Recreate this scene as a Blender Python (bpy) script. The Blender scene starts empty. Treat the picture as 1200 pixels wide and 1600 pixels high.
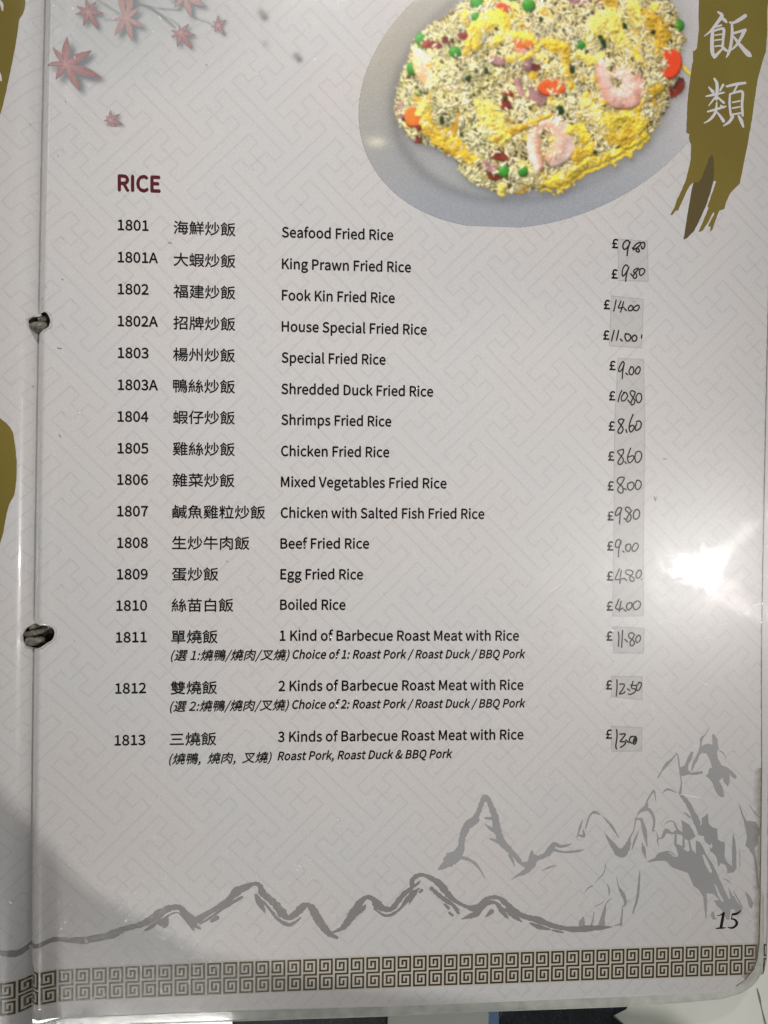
import bpy, bmesh, math, os, random, json
import numpy as np, time
from mathutils import Vector, Matrix
from mathutils.geometry import delaunay_2d_cdt

# all lengths in D are millimetres on the printed page: u to the right, v downwards
D={
"cam":{"R":[[0.9974071529950573,-0.008434686539579737,-0.07146906475722943],[0.009469250700734297,0.9998550553566355,0.01414926036745348],[0.07133936112316024,-0.014789331991620825,0.9973424543324027]],"C":[82.40546871190567,-140.23131967206012,229.0860675320765],"f":1250.0,"A":1.7667824510442183},
"rows":[["1801",[23.91,65.81],[32.16,65.71],"海鮮炒飯",[39.07,66.03],[56.09,65.98],"Seafood Fried Rice",[69.11,66.09],[100.57,65.85],[164.66,65.96]],["1801A",[23.95,74.69],[34.74,74.57],"大蝦炒飯",[39.12,74.9],[56.15,74.87],"King Prawn Fried Rice",[69.18,74.99],[105.75,74.81],[164.63,74.79]],["1802",[23.99,83.51],[32.25,83.41],"福建炒飯",[39.13,83.73],[56.17,83.69],"Fook Kin Fried Rice",[69.24,83.82],[101.17,83.71],[162.46,83.74]],["1802A",[24.03,92.37],[34.83,92.26],"招牌炒飯",[39.18,92.53],[56.23,92.51],"House Special Fried Rice",[69.26,92.62],[110.47,92.51],[162.41,92.61]],["1803",[24.07,101.18],[32.34,101.09],"楊州炒飯",[39.14,101.35],[56.2,101.32],"Special Fried Rice",[69.29,101.42],[98.69,101.34],[164.39,101.42]],["1803A",[24.11,110.06],[34.92,109.94],"鴨絲炒飯",[39.19,110.14],[56.26,110.1],"Shredded Duck Fried Rice",[69.3,110.29],[112.5,110.17],[164.41,110.25]],["1804",[24.08,118.88],[32.36,118.79],"蝦仔炒飯",[39.22,118.9],[56.3,118.85],"Shrimps Fried Rice",[69.37,119.0],[100.51,118.95],[164.4,119.06]],["1805",[24.11,127.72],[32.39,127.63],"雞絲炒飯",[39.24,127.75],[56.33,127.71],"Chicken Fried Rice",[69.34,127.84],[100.01,127.75],[164.37,127.85]],["1806",[24.06,136.46],[32.35,136.38],"雜菜炒飯",[39.2,136.52],[56.3,136.5],"Mixed Vegetables Fried Rice",[69.37,136.57],[116.68,136.5],[164.35,136.56]],["1807",[24.1,145.27],[32.39,145.21],"鹹魚雞粒炒飯",[39.2,145.41],[64.94,145.42],"Chicken with Salted Fish Fried Rice",[69.39,145.34],[127.8,145.2],[164.42,145.36]],["1808",[24.11,154.1],[32.4,154.03],"生炒牛肉飯",[39.17,154.15],[60.6,154.14],"Beef Fried Rice",[69.36,154.08],[94.48,153.96],[164.44,154.18]],["1809",[24.11,162.9],[32.41,162.83],"蛋炒飯",[39.15,162.96],[51.97,162.95],"Egg Fried Rice",[69.43,162.82],[92.82,162.82],[164.47,163.01]],["1810",[23.98,171.68],[32.28,171.61],"絲苗白飯",[39.1,171.72],[56.23,171.71],"Boiled Rice",[69.4,171.49],[87.86,171.52],[164.51,171.84]],["1811",[23.91,180.57],[32.23,180.5],"單燒飯",[39.06,180.63],[51.89,180.62],"1 Kind of Barbecue Roast Meat with Rice",[69.38,180.32],[138.39,180.56],[164.56,180.65]],["1812",[23.81,194.9],[32.12,194.84],"雙燒飯",[38.96,195.03],[51.81,195.04],"2 Kinds of Barbecue Roast Meat with Rice",[69.13,194.69],[139.88,194.91],[164.62,195.01]],["1813",[23.7,209.46],[32.02,209.43],"三燒飯",[38.85,209.55],[51.7,209.6],"3 Kinds of Barbecue Roast Meat with Rice",[69.06,209.24],[140.06,209.43],[164.78,209.55]]],
"notes":[["(選 1:燒鴨/燒肉/叉燒)",[39.03,185.61],[72.14,185.67],"Choice of 1: Roast Pork / Roast Duck / BBQ Pork",[73.04,185.49],[140.34,185.69]],["(選 2:燒鴨/燒肉/叉燒)",[38.85,200.03],[72.07,199.99],"Choice of 2: Roast Pork / Roast Duck / BBQ Pork",[73.06,199.82],[140.52,200.06]],["(燒鴨,  燒肉,  叉燒)",[38.67,214.88],[67.29,214.9],"Roast Pork, Roast Duck & BBQ Pork",[69.01,214.51],[119.2,214.56]]],
"rice":[[23.86,54.97],[35.15,54.86]],
"fifteen":[[[199.62,263.04,0.143],[200.48,262.89,0.229],[201.34,262.43,0.459],[201.64,262.17,0.344]],[[201.52,262.32,0.688],[201.18,264.35,0.745],[200.78,266.56,0.745]],[[199.19,266.88,0.201],[200.08,266.78,0.373],[201.47,266.76,0.373],[202.21,266.67,0.172]],[[204.12,262.63,0.229],[204.65,262.74,0.631],[205.57,262.55,0.545],[206.34,262.09,0.373],[206.89,261.57,0.143]],[[204.24,262.57,0.258],[204.02,263.98,0.258]],[[203.96,264.13,0.344],[204.82,264.25,0.43],[205.52,264.93,0.631],[205.65,265.68,0.688],[205.11,266.42,0.573],[204.09,266.84,0.487],[202.88,266.63,0.201]]],
"banner":[[189.62,-13.55],[189.72,-7.06],[189.65,-2.42],[189.85,1.29],[189.31,6.89],[188.7,7.66],[188.12,7.88],[188.26,10.66],[187.98,11.6],[187.51,15.34],[187.08,19.08],[186.67,23.28],[186.6,28.4],[186.5,31.67],[187.43,32.0],[187.35,33.12],[187.66,34.41],[188.05,34.86],[187.93,39.53],[187.57,41.41],[186.52,45.64],[185.12,48.96],[183.95,51.33],[183.31,53.46],[181.99,55.83],[182.81,55.57],[183.66,54.38],[184.39,54.4],[186.35,49.85],[187.85,46.9],[188.71,46.17],[190.64,45.91],[192.58,45.69],[195.25,45.31],[195.83,45.43],[194.76,48.6],[193.28,52.86],[193.67,53.22],[192.27,56.64],[190.63,60.44],[191.84,60.12],[193.49,57.54],[195.05,54.44],[195.45,54.8],[193.51,58.7],[194.34,58.63],[194.17,60.32],[194.98,59.36],[195.44,57.7],[196.84,54.05],[198.44,53.38],[198.99,51.25],[199.93,49.11],[200.41,48.39],[203.05,45.71],[204.17,39.81],[205.07,35.09],[205.52,32.26],[206.41,27.07],[207.06,21.89],[207.92,15.3],[209.53,9.15],[210.37,6.77],[210.67,1.14],[210.56,-5.39],[210.81,-8.21],[210.7,-14.73]],
"banner_dark":[[194.3,37.64],[194.02,38.35],[193.44,38.84],[193.22,39.78],[192.42,41.68],[191.58,44.05],[190.64,45.77],[188.9,46.11],[188.36,48.37],[187.83,51.66],[187.03,56.82],[186.16,62.83],[187.26,62.33],[189.41,60.01],[191.29,56.21],[192.93,52.41],[194.18,48.62],[195.0,45.22],[195.14,41.57],[194.9,38.55]],
"chars":[[[[195.58,-3.85,0.55],[196.76,-2.89,1.101],[195.25,-0.62,0.917],[193.35,1.8,0.642],[191.53,3.34,0.229]],[[196.43,-2.54,0.642],[197.66,-1.54,1.009],[198.25,-1.01,0.55]],[[194.88,0.47,0.55],[196.61,-0.09,0.55]],[[194.02,1.3,0.917],[193.88,4.8,1.147],[194.02,7.81,1.193],[194.63,9.32,0.826]],[[194.51,1.6,0.642],[196.48,0.94,0.734],[197.41,1.17,0.917],[197.26,3.69,0.826],[197.14,5.84,0.734]],[[194.72,2.89,0.413],[196.85,2.51,0.413]],[[194.74,4.38,0.413],[196.87,3.99,0.413]],[[194.77,6.15,0.459],[197.09,5.75,0.459]],[[194.72,9.22,1.009],[196.35,7.47,0.734],[197.54,6.19,0.367]],[[196.81,6.14,0.459],[197.89,6.92,0.917],[198.77,7.44,0.367]],[[203.86,-3.26,1.101],[202.51,-2.26,1.101],[200.34,-1.03,0.826],[199.12,-1.06,0.459]],[[199.81,-0.86,0.642],[199.95,2.16,0.917],[199.62,5.44,0.917],[198.97,7.8,0.826],[198.32,9.14,0.367]],[[200.15,2.15,0.642],[202.33,1.39,0.78],[203.93,0.93,0.917]],[[203.73,1.03,1.101],[202.7,3.18,0.917],[201.18,5.59,0.734],[199.26,7.32,0.367]],[[200.16,2.71,0.459],[201.65,4.5,0.917],[203.63,6.64,1.284],[205.11,7.96,1.56],[205.9,8.48,0.459]]],[[[194.78,15.55,0.642],[195.63,17.28,1.009],[195.5,21.48,0.826]],[[193.12,18.1,0.459],[194.4,19.39,1.009]],[[197.47,17.2,0.734],[196.53,18.92,0.55]],[[192.29,20.79,0.367],[194.61,20.22,0.734],[197.8,19.42,0.459]],[[195.2,20.85,0.642],[193.2,23.45,0.367]],[[195.98,21.0,0.55],[197.75,22.41,0.734]],[[192.84,25.24,0.459],[195.64,24.37,0.734],[198.35,23.41,0.459]],[[195.61,22.41,0.459],[195.27,25.23,0.826],[193.75,27.39,0.734],[191.83,28.64,0.275]],[[195.66,25.21,0.459],[196.89,26.55,0.826],[197.74,27.73,1.009]],[[196.84,23.29,0.55],[197.68,23.81,0.642]],[[198.55,17.61,0.642],[201.36,16.83,0.826],[204.18,16.32,0.734]],[[201.85,16.99,0.55],[200.67,19.29,0.55]],[[199.56,19.81,0.55],[199.51,22.7,0.734],[199.95,26.05,0.642]],[[199.56,19.81,0.55],[201.88,19.04,0.642],[203.44,19.07,0.826],[203.3,22.53,0.826],[203.56,25.89,0.734]],[[200.37,22.2,0.459],[202.66,21.63,0.459]],[[200.4,23.88,0.459],[202.68,23.35,0.459]],[[200.14,25.76,0.55],[203.25,25.15,0.55]],[[200.54,26.3,0.917],[199.49,27.93,0.826],[197.76,29.13,0.367]],[[202.29,26.04,0.642],[203.09,27.31,1.101],[203.8,29.15,0.642]]]],
"banner_left":[[[-17.84,-0.05],[-1.11,-0.97],[-1.26,4.24],[-1.51,6.34],[-1.93,7.57],[-2.86,9.18],[-3.27,13.02],[-4.11,18.27],[-5.11,23.53],[-6.12,28.79],[-6.96,32.65],[-7.63,35.12],[-8.98,38.48],[-17.73,57.07]],[[-14.23,114.56],[-9.12,117.1],[-7.41,118.65],[-6.04,119.68],[-4.84,121.07],[-4.16,122.47],[-3.72,125.28],[-3.28,130.21],[-3.27,134.61],[-3.6,138.14],[-3.94,139.91],[-5.13,142.22],[-5.8,144.87],[-6.65,149.99],[-7.49,153.17],[-9.01,162.01],[-14.1,172.61]]],
"left_white":[[[-9.23,3.8,0.734],[-7.54,5.27,0.917],[-7.19,7.16,0.367]],[[-9.19,21.99,0.734],[-7.99,24.71,0.917],[-7.48,26.25,0.367]]],
"mount_front":[[[1.93,265.13,1.101],[4.16,264.33,1.284],[7.6,263.32,1.284],[11.93,263.96,1.468],[16.27,263.96,1.651],[21.49,263.28,2.018],[24.12,262.48,2.202],[26.74,261.31,1.651],[29.73,260.7,1.468],[32.9,259.55,2.018],[36.42,257.31,2.385],[39.07,255.95,1.835],[41.74,255.86,1.468],[43.53,257.75,1.835],[45.32,259.46,2.569],[46.57,259.68,2.202],[48.88,258.3,1.468],[52.45,256.23,1.468],[55.49,254.13,1.468],[57.81,251.82,2.385],[60.5,250.62,1.835],[62.66,249.77,1.101],[64.29,250.37,1.468],[65.03,252.41,2.018],[66.86,254.12,1.835],[68.68,255.83,2.202],[70.52,258.29,2.569],[72.35,259.82,1.651],[74.52,258.79,2.202],[76.33,257.0,2.202],[77.79,256.3,1.284],[79.26,257.46,2.202],[80.56,259.9,2.569],[82.41,262.74,2.202],[84.27,264.84,1.835],[86.3,266.02,0.917]],[[32.2,262.07,0.367],[33.79,261.22,1.101],[35.9,259.66,1.101],[37.32,258.99,0.734],[39.61,257.61,0.55],[41.39,257.31,0.367],[43.0,258.64,0.917],[45.15,261.09,1.284],[45.69,262.21,0.734]],[[36.44,260.05,1.284],[37.68,260.27,2.385],[38.56,259.03,0.734]],[[13.66,264.58,0.367],[15.4,264.83,0.917],[18.01,264.4,0.734]],[[45.32,260.55,1.835],[47.65,262.1,0.734]],[[47.47,260.81,0.367],[50.68,258.91,0.734],[53.35,256.99,0.734],[55.68,255.42,1.284],[59.26,253.52,0.734]],[[50.86,260.02,0.917],[52.29,259.15,1.284]],[[63.23,253.09,1.101],[64.15,254.96,2.018],[65.06,256.64,1.468],[65.98,258.33,0.183]],[[65.23,254.81,0.55],[67.79,258.02,0.917],[69.62,260.29,0.917],[72.36,261.85,1.284],[74.18,261.36,0.917],[75.99,259.94,0.367]],[[85.18,264.5,0.55],[87.93,263.29,1.468],[89.75,261.12,2.385],[91.57,258.21,2.569],[93.02,256.03,1.835],[94.86,254.59,1.284],[96.71,255.21,1.651],[98.02,256.92,2.569],[99.89,258.09,1.835],[102.11,258.16,1.468],[103.95,255.98,1.835],[105.79,253.79,1.468],[107.82,252.17,1.284],[107.99,250.12,1.468],[109.28,248.85,1.284],[111.14,248.53,1.101],[113.77,249.72,1.468],[116.22,251.47,2.018],[118.5,254.33,1.835],[120.78,256.46,1.284],[124.18,258.25,1.101],[126.07,258.68,2.018],[127.95,258.17,2.018],[129.44,256.33,1.468],[131.32,255.63,1.101],[133.6,255.88,1.284],[135.51,257.44,1.651],[138.39,259.97,1.835],[141.26,261.57,1.468],[145.09,262.62,1.835],[148.93,264.25,1.651],[152.78,265.31,1.468],[156.62,265.81,1.835],[161.43,265.57,1.651],[165.29,265.5,0.917],[167.61,265.38,0.183]],[[96.92,258.0,0.367],[99.9,259.95,0.734],[102.13,259.83,0.917],[104.53,258.23,0.734],[106.55,255.68,1.468],[108.58,253.68,1.651],[110.06,252.42,0.367]],[[107.12,257.0,0.183],[108.22,254.61,1.284],[109.51,252.96,0.734]],[[110.26,253.54,0.734],[110.81,253.0,0.917]],[[90.31,261.51,0.367],[91.76,259.7,1.101],[93.96,257.73,1.284],[94.51,256.81,0.367]],[[107.82,252.36,0.367],[109.49,251.1,0.917],[110.41,250.19,0.183]],[[113.61,252.52,1.101],[116.63,255.22,1.284],[119.47,257.17,1.101],[121.93,259.12,0.367]],[[117.59,257.3,0.734],[118.73,258.46,0.917]],[[118.93,259.78,0.734],[119.88,260.56,0.734]],[[120.04,257.94,0.734],[121.56,259.86,0.917]],[[122.53,261.76,0.183],[125.15,260.9,1.468],[127.03,260.21,2.018],[128.71,258.75,0.734]],[[129.69,261.22,0.367],[131.37,259.77,1.468]],[[128.53,259.31,0.367],[130.21,257.29,1.284],[132.67,257.36,1.101],[134.59,259.86,1.651],[136.13,261.79,0.55]],[[135.53,259.33,0.917],[137.83,261.09,1.651],[140.33,263.05,0.367]],[[142.81,263.5,0.367],[145.5,264.72,1.468],[148.76,265.57,0.55]],[[149.33,265.78,0.367],[151.25,266.22,0.734],[152.79,266.64,0.367]]],
"mount_back":[[[115.42,247.14,0.183],[116.54,246.43,1.468],[117.84,245.52,2.569],[119.33,244.06,4.037],[120.82,243.16,2.936],[122.11,240.95,2.202],[122.45,238.15,1.835],[123.37,235.55,2.385],[124.29,233.89,2.202],[125.78,232.61,1.468],[127.08,230.76,1.468],[127.99,228.16,1.651],[128.91,226.49,1.835],[130.05,227.07,1.651],[131.02,229.34,1.835],[131.99,231.8,2.018],[132.6,235.0,2.202],[133.38,237.46,2.202],[134.36,239.73,2.202],[136.27,241.65,1.835],[138.39,243.77,1.651],[140.12,245.89,1.101],[142.03,246.12,1.835],[143.91,244.66,2.569],[145.24,244.31,1.468],[147.33,243.42,1.651],[148.65,241.94,2.202],[149.78,240.45,1.468],[151.51,241.06,0.917],[153.42,240.91,0.734],[154.95,240.38,0.183]],[[142.96,244.26,1.835],[143.13,242.57,0.917]],[[137.14,250.52,0.183],[139.21,249.25,0.734],[141.1,248.36,1.651],[143.55,246.16,2.202]],[[149.41,241.96,0.917],[152.49,242.78,0.55],[156.32,242.68,0.734],[158.81,242.17,0.183]],[[146.24,248.11,0.183],[148.33,247.22,0.55],[150.43,246.7,0.183]],[[120.63,243.53,0.917],[124.03,244.18,0.917],[126.87,246.12,0.734],[129.37,249.94,0.183]],[[129.17,232.3,0.55],[131.44,232.54,0.917]],[[129.0,233.99,0.183],[130.71,235.33,0.917],[132.62,236.5,1.101]],[[130.56,238.33,0.367],[133.03,239.33,1.284]],[[136.48,243.16,0.917],[137.45,245.07,0.734],[138.04,246.59,0.183]],[[124.86,234.46,1.468],[126.72,232.81,1.651]],[[156.46,238.71,0.183],[157.38,235.71,0.642],[158.12,233.26,0.183]],[[157.22,237.97,0.55],[158.57,238.19,0.917],[158.35,236.48,0.367]],[[159.11,235.93,0.367],[159.66,233.86,0.55],[160.6,231.8,0.55],[161.94,231.26,0.917],[163.49,232.04,0.183]],[[164.27,232.63,0.183],[166.81,235.33,0.734],[169.18,238.99,0.183]],[[164.91,237.57,0.183],[166.49,239.88,1.101],[168.06,242.0,1.835],[169.64,243.75,2.385],[171.17,242.64,2.385],[172.11,240.76,1.468],[172.48,239.06,0.55],[173.61,236.8,0.367],[174.33,233.01,0.55]],[[174.71,232.26,0.367],[175.66,231.14,0.917],[177.2,230.22,1.468],[177.56,228.32,0.55],[178.89,226.06,0.55],[179.66,225.32,0.55],[180.29,228.56,0.183]],[[177.01,230.59,0.917],[178.38,231.0,0.917],[179.57,232.93,0.917],[179.8,235.22,0.734],[179.44,236.92,0.55],[180.02,237.12,0.367]],[[174.33,233.39,0.55],[175.7,233.61,0.55]],[[175.89,233.62,0.917],[176.91,237.06,1.284],[177.76,241.84,0.183]],[[175.17,237.21,0.183],[174.04,239.66,0.734],[173.11,242.69,0.183]],[[176.18,240.47,0.183],[176.8,242.96,1.101],[177.42,245.26,0.183]],[[182.92,235.41,0.122],[183.79,234.66,0.306],[184.76,234.33,0.336],[185.91,234.83,0.428],[186.58,236.37,0.673],[187.41,237.5,0.673]],[[181.39,241.98,0.061],[180.85,240.06,0.428],[181.03,239.11,0.367],[180.48,237.52,0.153]],[[181.1,239.59,0.245],[182.39,239.14,0.673],[183.5,237.26,1.346],[185.3,238.0,0.673],[187.25,237.72,0.612]],[[188.63,231.89,0.122],[189.45,232.23,0.428],[190.78,233.43,0.489]],[[201.16,251.86,0.183],[202.55,252.53,0.367],[203.72,253.52,0.153]],[[202.92,254.78,0.122],[203.61,256.57,0.612],[204.3,258.51,1.04]],[[204.52,255.95,0.183],[205.61,257.74,0.428],[206.8,259.86,0.367],[207.47,261.0,0.153]],[[168.63,250.57,0.183],[169.25,253.43,0.367],[170.15,255.04,1.04],[171.15,256.97,1.04],[171.33,258.88,0.612],[170.5,259.5,0.306],[170.56,261.08,0.428],[170.29,262.98,0.612],[170.19,265.04,0.673]],[[171.33,258.57,0.428],[172.54,257.58,0.183]],[[168.19,265.08,0.245],[170.12,264.63,0.673]],[[175.72,248.71,0.153],[175.5,251.37,0.489],[175.32,254.54,0.734],[174.88,257.71,0.795],[173.7,261.49,0.428]],[[206.26,243.17,0.214],[206.35,248.62,0.214]],[[186.45,238.59,0.673],[186.4,241.46,0.673]],[[188.85,239.6,0.673],[188.95,242.15,0.734]],[[190.56,240.27,0.428],[191.09,242.84,0.795]],[[184.08,243.31,0.367],[185.23,243.72,0.275],[186.22,244.64,0.275]],[[195.72,257.0,1.223],[195.97,260.2,0.795],[196.09,263.66,0.306]],[[165.4,246.57,0.172],[164.71,249.34,0.287],[163.64,250.5,0.287],[162.16,252.12,0.115]],[[161.39,252.99,0.344],[160.07,253.67,0.344],[159.12,254.95,0.115]],[[165.78,252.63,0.172],[166.47,254.43,0.459],[166.37,255.91,0.229]],[[167.35,256.83,0.172],[166.15,257.69,0.287],[165.27,259.15,0.172]],[[161.95,259.24,0.115],[163.75,258.51,0.287],[164.95,257.66,0.172]],[[161.97,260.84,0.287],[161.7,262.91,0.401],[161.18,264.68,0.516]],[[165.44,258.56,0.229],[164.99,260.93,1.032],[164.54,262.99,1.606],[164.32,265.19,2.179]],[[158.74,262.41,0.573],[158.4,263.7,1.72],[158.3,265.18,2.064]],[[205.75,229.64,0.229],[207.04,233.27,0.516],[208.0,235.08,0.803]],[[209.03,230.0,0.229],[210.74,232.44,0.287],[212.63,234.09,0.229]],[[206.28,243.33,0.172],[206.36,248.56,0.172]],[[208.22,256.12,0.229],[209.11,257.65,1.032],[209.76,259.18,1.491],[210.03,260.63,0.917]],[[196.26,206.79,0.206],[195.07,208.74,0.344],[193.88,209.98,0.895],[193.76,211.77,0.55],[193.42,213.55,0.826],[192.43,216.04,0.963],[191.64,217.46,0.826],[191.09,219.45,0.413]],[[199.39,213.7,0.275],[200.5,214.18,0.413],[201.56,215.74,0.138]],[[186.09,213.81,0.172],[186.84,215.25,0.482],[187.13,217.39,0.413],[187.66,220.97,0.413],[187.95,223.12,0.413],[187.59,226.16,0.757]],[[186.17,214.52,0.275],[184.81,216.11,0.688],[183.47,217.34,1.17],[182.22,218.93,0.619]],[[182.04,219.17,0.344],[180.79,221.29,0.482]],[[182.25,225.96,0.103],[183.22,225.05,0.55],[184.5,225.03,0.55],[186.53,225.96,0.138]],[[187.6,226.34,0.688],[188.75,227.61,1.17],[190.06,229.24,1.376],[191.58,232.13,1.651],[193.09,235.03,2.064]],[[209.86,242.94,1.72],[210.84,245.48,0.826],[211.36,248.02,0.757],[211.68,251.28,0.55],[212.3,254.91,0.895]]],
"mount_poly":[[[177.63,246.5],[178.6,245.89],[180.21,245.2],[180.68,244.35],[181.48,243.67],[182.62,243.44],[183.75,243.21],[184.74,243.97],[186.06,245.01],[187.1,244.98],[187.36,244.5],[186.27,241.45],[186.65,241.14],[188.62,241.89],[188.96,242.79],[190.28,243.68],[191.25,242.68],[192.74,244.24],[192.68,240.32],[193.83,240.82],[194.84,242.28],[195.86,244.54],[197.7,247.14],[199.23,250.05],[200.08,251.99],[200.93,253.61],[201.61,255.23],[203.14,258.16],[204.61,257.23],[205.62,258.86],[207.31,261.16],[207.0,262.43],[205.7,263.36],[205.01,261.41],[203.68,261.22],[203.41,264.42],[202.41,264.23],[201.05,261.46],[199.38,259.98],[198.37,258.35],[200.18,258.4],[199.18,257.25],[198.34,256.49],[196.37,256.21],[195.07,257.14],[193.73,255.03],[192.07,253.71],[191.22,251.77],[190.38,249.99],[189.06,249.48],[187.42,248.96],[185.46,248.12],[184.63,247.31],[183.97,246.49],[183.15,246.16],[180.87,246.1]],[[191.73,231.7],[192.73,233.15],[193.41,234.6],[193.76,235.88],[194.41,235.57],[194.38,233.66],[195.35,233.1],[196.16,232.2],[196.53,235.3],[197.7,236.53],[199.18,236.95],[199.4,240.14],[200.39,240.81],[201.55,240.99],[201.62,245.63],[202.63,247.25],[203.9,248.31],[203.88,243.12],[203.97,238.26],[204.66,239.94],[205.22,244.43],[205.3,248.92],[204.49,250.18],[202.52,250.39],[202.33,248.85],[201.82,247.87],[200.5,247.2],[199.69,248.53],[199.16,245.57],[198.15,244.27],[197.15,243.61],[196.8,241.69],[195.47,240.7],[195.12,239.1],[193.47,238.74],[192.79,236.82],[191.78,234.88]],[[188.01,234.01],[190.48,235.49],[191.65,237.27],[192.5,239.04],[191.2,239.97],[190.23,240.27],[188.91,239.6],[188.25,238.63],[187.26,238.29],[185.96,238.27],[185.94,237.31],[187.24,237.02],[188.49,237.62],[188.37,235.77]],[[193.48,212.48],[194.94,211.71],[196.22,211.44],[197.33,211.81],[197.03,209.02],[197.54,208.45],[198.78,210.04],[199.23,213.27],[198.73,213.8],[199.06,215.96],[200.19,217.94],[202.05,218.69],[203.74,219.97],[204.98,221.25],[204.51,222.17],[203.39,221.58],[202.64,220.49],[202.79,223.01],[202.33,224.51],[201.01,222.98],[200.62,221.61],[199.53,222.6],[200.67,224.77],[201.27,227.51],[200.05,227.56],[198.85,226.35],[197.32,222.92],[196.2,221.65],[195.27,221.09],[196.18,220.39],[196.34,219.03],[197.25,218.62],[196.47,215.92],[195.35,214.36],[194.06,214.2],[192.79,215.33]],[[187.26,218.54],[188.86,217.85],[189.67,215.64],[190.85,213.7],[191.51,213.88],[190.96,216.02],[189.96,217.72],[189.83,219.22],[191.02,220.03],[194.32,219.58],[194.52,220.22],[192.5,220.76],[189.93,220.65],[188.1,221.09],[187.42,219.72]],[[207.1,233.15],[208.24,234.79],[209.54,234.82],[211.04,235.1],[211.81,236.85],[212.48,237.22],[212.52,239.02],[211.86,239.73],[211.89,241.72],[210.8,243.14],[209.5,243.29],[207.99,242.25],[208.4,239.66],[207.98,237.13],[207.43,235.14]],[[197.77,261.79],[198.59,261.87],[198.95,263.49],[199.61,263.99],[198.3,264.17],[197.63,263.13]]],
"mount_holes":[[[194.61,244.51],[195.37,244.69],[196.55,246.79],[197.74,249.37],[197.75,250.17],[196.92,249.83],[195.57,247.41]],[[198.46,253.29],[199.12,253.89],[200.15,256.15],[201.67,258.82],[200.85,258.89],[199.66,256.78]],[[196.8,242.0],[197.61,241.22],[197.86,242.35],[197.31,242.97]],[[192.5,239.04],[193.8,238.91],[194.79,239.09],[194.81,240.11],[193.49,240.02],[196.16,242.95],[198.49,245.24],[198.86,247.48],[200.57,252.0],[199.23,250.05],[198.19,247.15],[196.85,245.2],[194.84,242.28],[193.83,240.66],[192.84,240.0]]],
"mount_left":[[-10.47,265.97,1.651],[-7.03,267.15,1.468],[-4.44,267.59,1.835],[-2.71,267.83,1.835],[-0.47,267.0,1.468],[1.25,265.64,1.101]],
"key_edges":[[4.27,272.52],[8.84,272.12],[13.52,272.07],[18.04,272.0],[22.58,272.02],[31.55,272.05],[49.74,272.1],[86.03,272.14],[122.45,272.14],[126.84,272.28],[153.96,272.49],[176.64,272.21],[208.02,271.97]],
"key_vb":[[25.96,281.08],[208.23,280.97]],
"gutter":[[3.96,-3.06],[3.47,3.92],[3.05,30.07],[2.63,56.29],[2.35,73.82],[2.22,87.86],[2.01,101.93],[1.84,126.61],[1.55,144.28],[1.27,161.98],[1.13,172.62],[0.95,197.5],[0.8,233.18],[0.73,265.43],[0.65,294.21]],
"bottom":[[0.63,287.0],[10.27,285.73],[24.22,285.72],[45.47,285.81],[63.46,285.96],[101.08,286.39],[126.38,286.34],[168.48,286.19],[187.98,285.93],[195.85,285.93],[201.77,285.85],[205.71,284.63],[208.66,282.61],[211.19,279.6],[212.33,276.36],[212.84,270.96],[212.91,257.45],[212.88,238.19],[212.76,218.96],[212.27,195.95],[212.02,180.65],[211.99,161.57],[212.04,134.92],[212.15,112.15],[212.32,93.21],[212.6,57.35],[212.95,19.75],[213.13,-15.8]],
"outer":[[0.63,289.52],[24.24,288.63],[56.26,289.15],[101.11,289.57],[126.41,289.36],[168.53,289.44],[176.3,289.35],[191.95,288.77],[201.81,288.16],[207.73,286.64],[211.66,284.07],[213.6,281.04],[214.23,276.8],[213.9,257.48]],
"holes":[[[2.03,89.45],[3.87,89.24],[4.61,89.76],[5.08,90.55],[5.39,91.72],[5.09,93.27],[4.31,93.95],[3.32,94.3],[1.62,94.65],[0.7,94.13],[-0.01,93.2],[-0.58,92.49],[-0.66,91.03],[0.19,90.05]],[[2.73,175.44],[5.01,175.68],[6.15,176.35],[6.69,177.54],[6.38,179.17],[5.74,179.91],[4.74,180.49],[3.32,181.52],[1.9,182.1],[0.19,182.5],[-0.95,181.78],[-1.67,180.6],[-1.85,178.53],[-0.97,176.76],[0.88,175.65]]],
"tapes":[[[166.35,63.21],[175.36,63.47],[175.82,75.39],[166.61,75.47]],[[164.57,79.72],[174.45,80.46],[174.08,94.86],[164.2,94.53]],[[166.83,97.82],[174.71,98.02],[175.31,112.8],[175.47,124.05],[175.44,135.31],[175.52,154.13],[175.8,173.55],[166.25,173.63],[166.27,154.17],[166.3,142.91],[166.1,127.92],[166.18,112.96],[166.55,105.48]],[[166.38,176.46],[176.04,176.95],[175.96,184.51],[166.69,184.46]],[[166.1,191.06],[175.67,191.22],[175.67,198.32],[166.09,197.29]],[[166.21,205.79],[175.79,206.27],[175.79,213.48],[166.51,213.45]]],
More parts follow.
